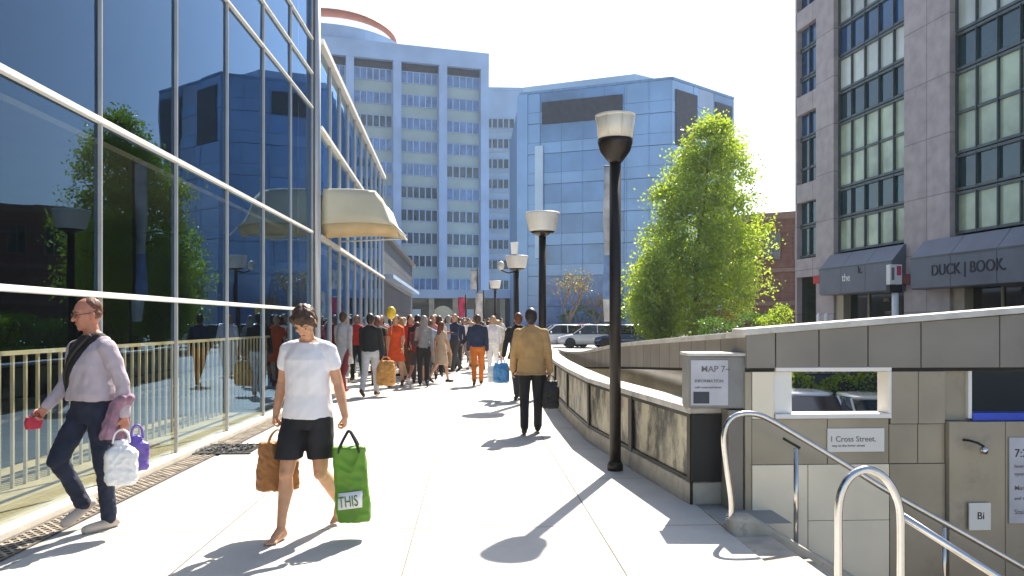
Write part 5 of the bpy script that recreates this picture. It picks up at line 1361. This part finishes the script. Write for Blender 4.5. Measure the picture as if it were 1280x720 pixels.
man_=bpy.data.objects.new('person',me); COL.objects.link(man_); man_.location=MPOS; man_.rotation_euler=(0,0,MRZ)
tag(man_,'reddish haired man in lavender grey jumper and dark jeans walking left past the glass front','person')
sw_=[('l',[((0,0,1.0),.205,.165),((0,0,1.05),.208,.168),((0,.006,1.16),.196,.158),((0,.014,1.27),.188,.146),((0,.006,1.38),.186,.128),((0,-.006,1.44),.150,.098),((0,-.012,1.50),.092,.074)],SKIN,.9)]
for sx in (1,-1):
    sh,el,wr_,d=A[sx]; sw_+=[('c',(sx*.06,-.012,1.475),(sx*.13,-.01,1.43),.050,.060,SKIN),('c',(sx*.12,-.01,1.40),sh,.072,.066,SKIN),('c',sh,el,.066,.058,SKIN),('c',el,el.lerp(wr_,.88),.054,.043,SKIN)]
me=remesh('jumper',lift(sw_),.008,3,.013,8,(1,1,.8),11,tags=False)
me.materials.append(mat('lavender grey wool',(.44,.38,.43),.9,var=.06,scale=9,bump=.25,bscale=60)); me.materials.append(mat('black vest fabric',(.020,.018,.022),.8,var=.2))
z0_=-zmin
for pl in me.polygons:
    c=pl.center; z=c.z-z0_
    if c.y>.015 and abs(c.x)<.185 and 1.07<z<1.50 and c.x>(-.14+(1.50-z)*.50) and pl.normal.y>.02: pl.material_index=1
    elif z>1.49: pl.material_index=1
o=bpy.data.objects.new('jumper',me); COL.objects.link(o); o.parent=man_
je=[('l',[((0,0,.83),.155,.115),((0,-.008,.92),.180,.138),((0,0,1.03),.172,.130)],SKIN,.9)]
for sx,(hip,kn,an,hl,bl,toe) in ((1,L1),(-1,L2)):
    je+=[('c',hip,hip.lerp(kn,.5),.100,.085,SKIN),('c',hip.lerp(kn,.5),kn,.085,.070,SKIN),('c',kn,kn.lerp(an,.4)+V3(0,-.01,0),.068,.064,SKIN),('c',kn.lerp(an,.4)+V3(0,-.01,0),an-V3(0,0,.01),.064,.058,SKIN)]
child('jeans',remesh('jeans',lift(je),.008,3,.012,11,(1,1,1.1),15,tags=False),mat('dark indigo denim',(.014,.020,.045),.85,var=.2,scale=10,bump=.2,bscale=80),man_)
for sx,(hip,kn,an,hl,bl,toe) in ((1,L1),(-1,L2)):
    child('shoe',remesh('shoe',lift([('c',hl,bl,.040,.041,SKIN),('c',bl,toe,.041,.033,SKIN),('c',an.lerp(hl,.6),hl.lerp(bl,.5),.042,.040,SKIN)]),.007,3,tags=False),mat('worn pale trainer',(.52,.46,.40),.6,var=.12),man_)
q2=lambda x,y,z: q(x,y,z)-V3(0,0,zmin)
hr=[('e',q2(0,-.024,.004),(.0835,.080,.066),SKIN,rot),('e',q2(0,-.066,.03),(.062,.042,.068),SKIN,rot),('e',q2(0,-.026,.050),(.077,.084,.078),SKIN,rot)]
child('hair',remesh('hair',hr,.006,2,.005,28,(1,1,1),1,tags=False),col_mat('hair reddish',(.13,.05,.025),.55,var=.35,scale=40),man_)
eyes(q2,rot,man_,1.03)
b=MB()
for sx in (-1,1):
    b.tube([q2(sx*.032+.020*math.cos(t),.096,.004+.015*math.sin(t)) for t in np.linspace(0,2*math.pi,13)],.0022,5); b.tube([q2(sx*.052,.094,.008),q2(sx*.082,.0,.012)],.0022,5)
b.tube([q2(-.012,.098,.006),q2(.012,.098,.006)],.0022,5); b.build('glasses',M['wallframe'],man_)
# satchel strap runs across the chest
b=MB(); pts=[]
for t in np.linspace(0,1,9):
    x=-.10+.29*t; z=1.50-.42*t; pts.append(V3(x,.03+.135*math.sin(math.pi*(.12+.76*t)),z)-V3(0,0,zmin))
b.tube(pts,.016,8); b.build('strap',M['black'],man_,smooth=True)
Mm=Matrix.LocRotScale(MPOS,man_.rotation_euler,None)
mR,mL=Mm@(H[1]-V3(0,0,zmin)),Mm@(H[-1]-V3(0,0,zmin))
rp=empty('red_pouch','small red pouch held in the right hand of the man in the lavender jumper','pouch',mR,MRZ)
me=remesh('case',[('l',[((0,.02,-.06),.026,.055),((0,.02,-.01),.034,.065),((0,.02,.03),.026,.055)],SKIN,.6)],.006,2,.004,20,(1,1,1),3,tags=False); child('case',me,col_mat('bag red',(.5,.03,.06),.6),rp)
MB().tube(smooth_path([(0,-.03,.02),(0,-.02,.05),(0,.02,.055),(0,.06,.02)],4),.005,6).build('loop',M['bagred'],rp,smooth=True)
soft_bag('plastic_bag','white plastic carrier bag hanging from the left hand of the man in lavender','bag',(mL.x,mL.y-.03,mL.z-.0),.115,.085,.40,M['bagwhite'],21,rz=R_(20),voxel=.007,amp=.008,neck=.5)
soft_bag('plastic_bag','purple plastic bag tucked behind the white one held by the man','bag',(mL.x+.07,mL.y+.08,mL.z+.02),.085,.06,.34,M['bagpurple'],23,rz=R_(30),voxel=.008,amp=.007,neck=.5)
jk=empty('jacket','mauve jacket draped over the left forearm of the man in the lavender jumper','jacket',Mm@(A[-1][1].lerp(A[-1][2],.62)-V3(0,0,zmin)),MRZ)
me=remesh('cloth',[('l',[((.055,.05,-.26),.060,.085),((.050,.03,-.14),.062,.10),((.02,.01,-.02),.070,.085),((-.01,0,.05),.066,.070),((-.015,0,.075),.045,.05)],SKIN,.8)],.008,3,.022,13,(1.2,1.2,.45),31,tags=False)
child('cloth',me,mat('mauve jacket cloth',(.30,.17,.24),.85,var=.18,scale=12,bump=.2,bscale=50),jk)
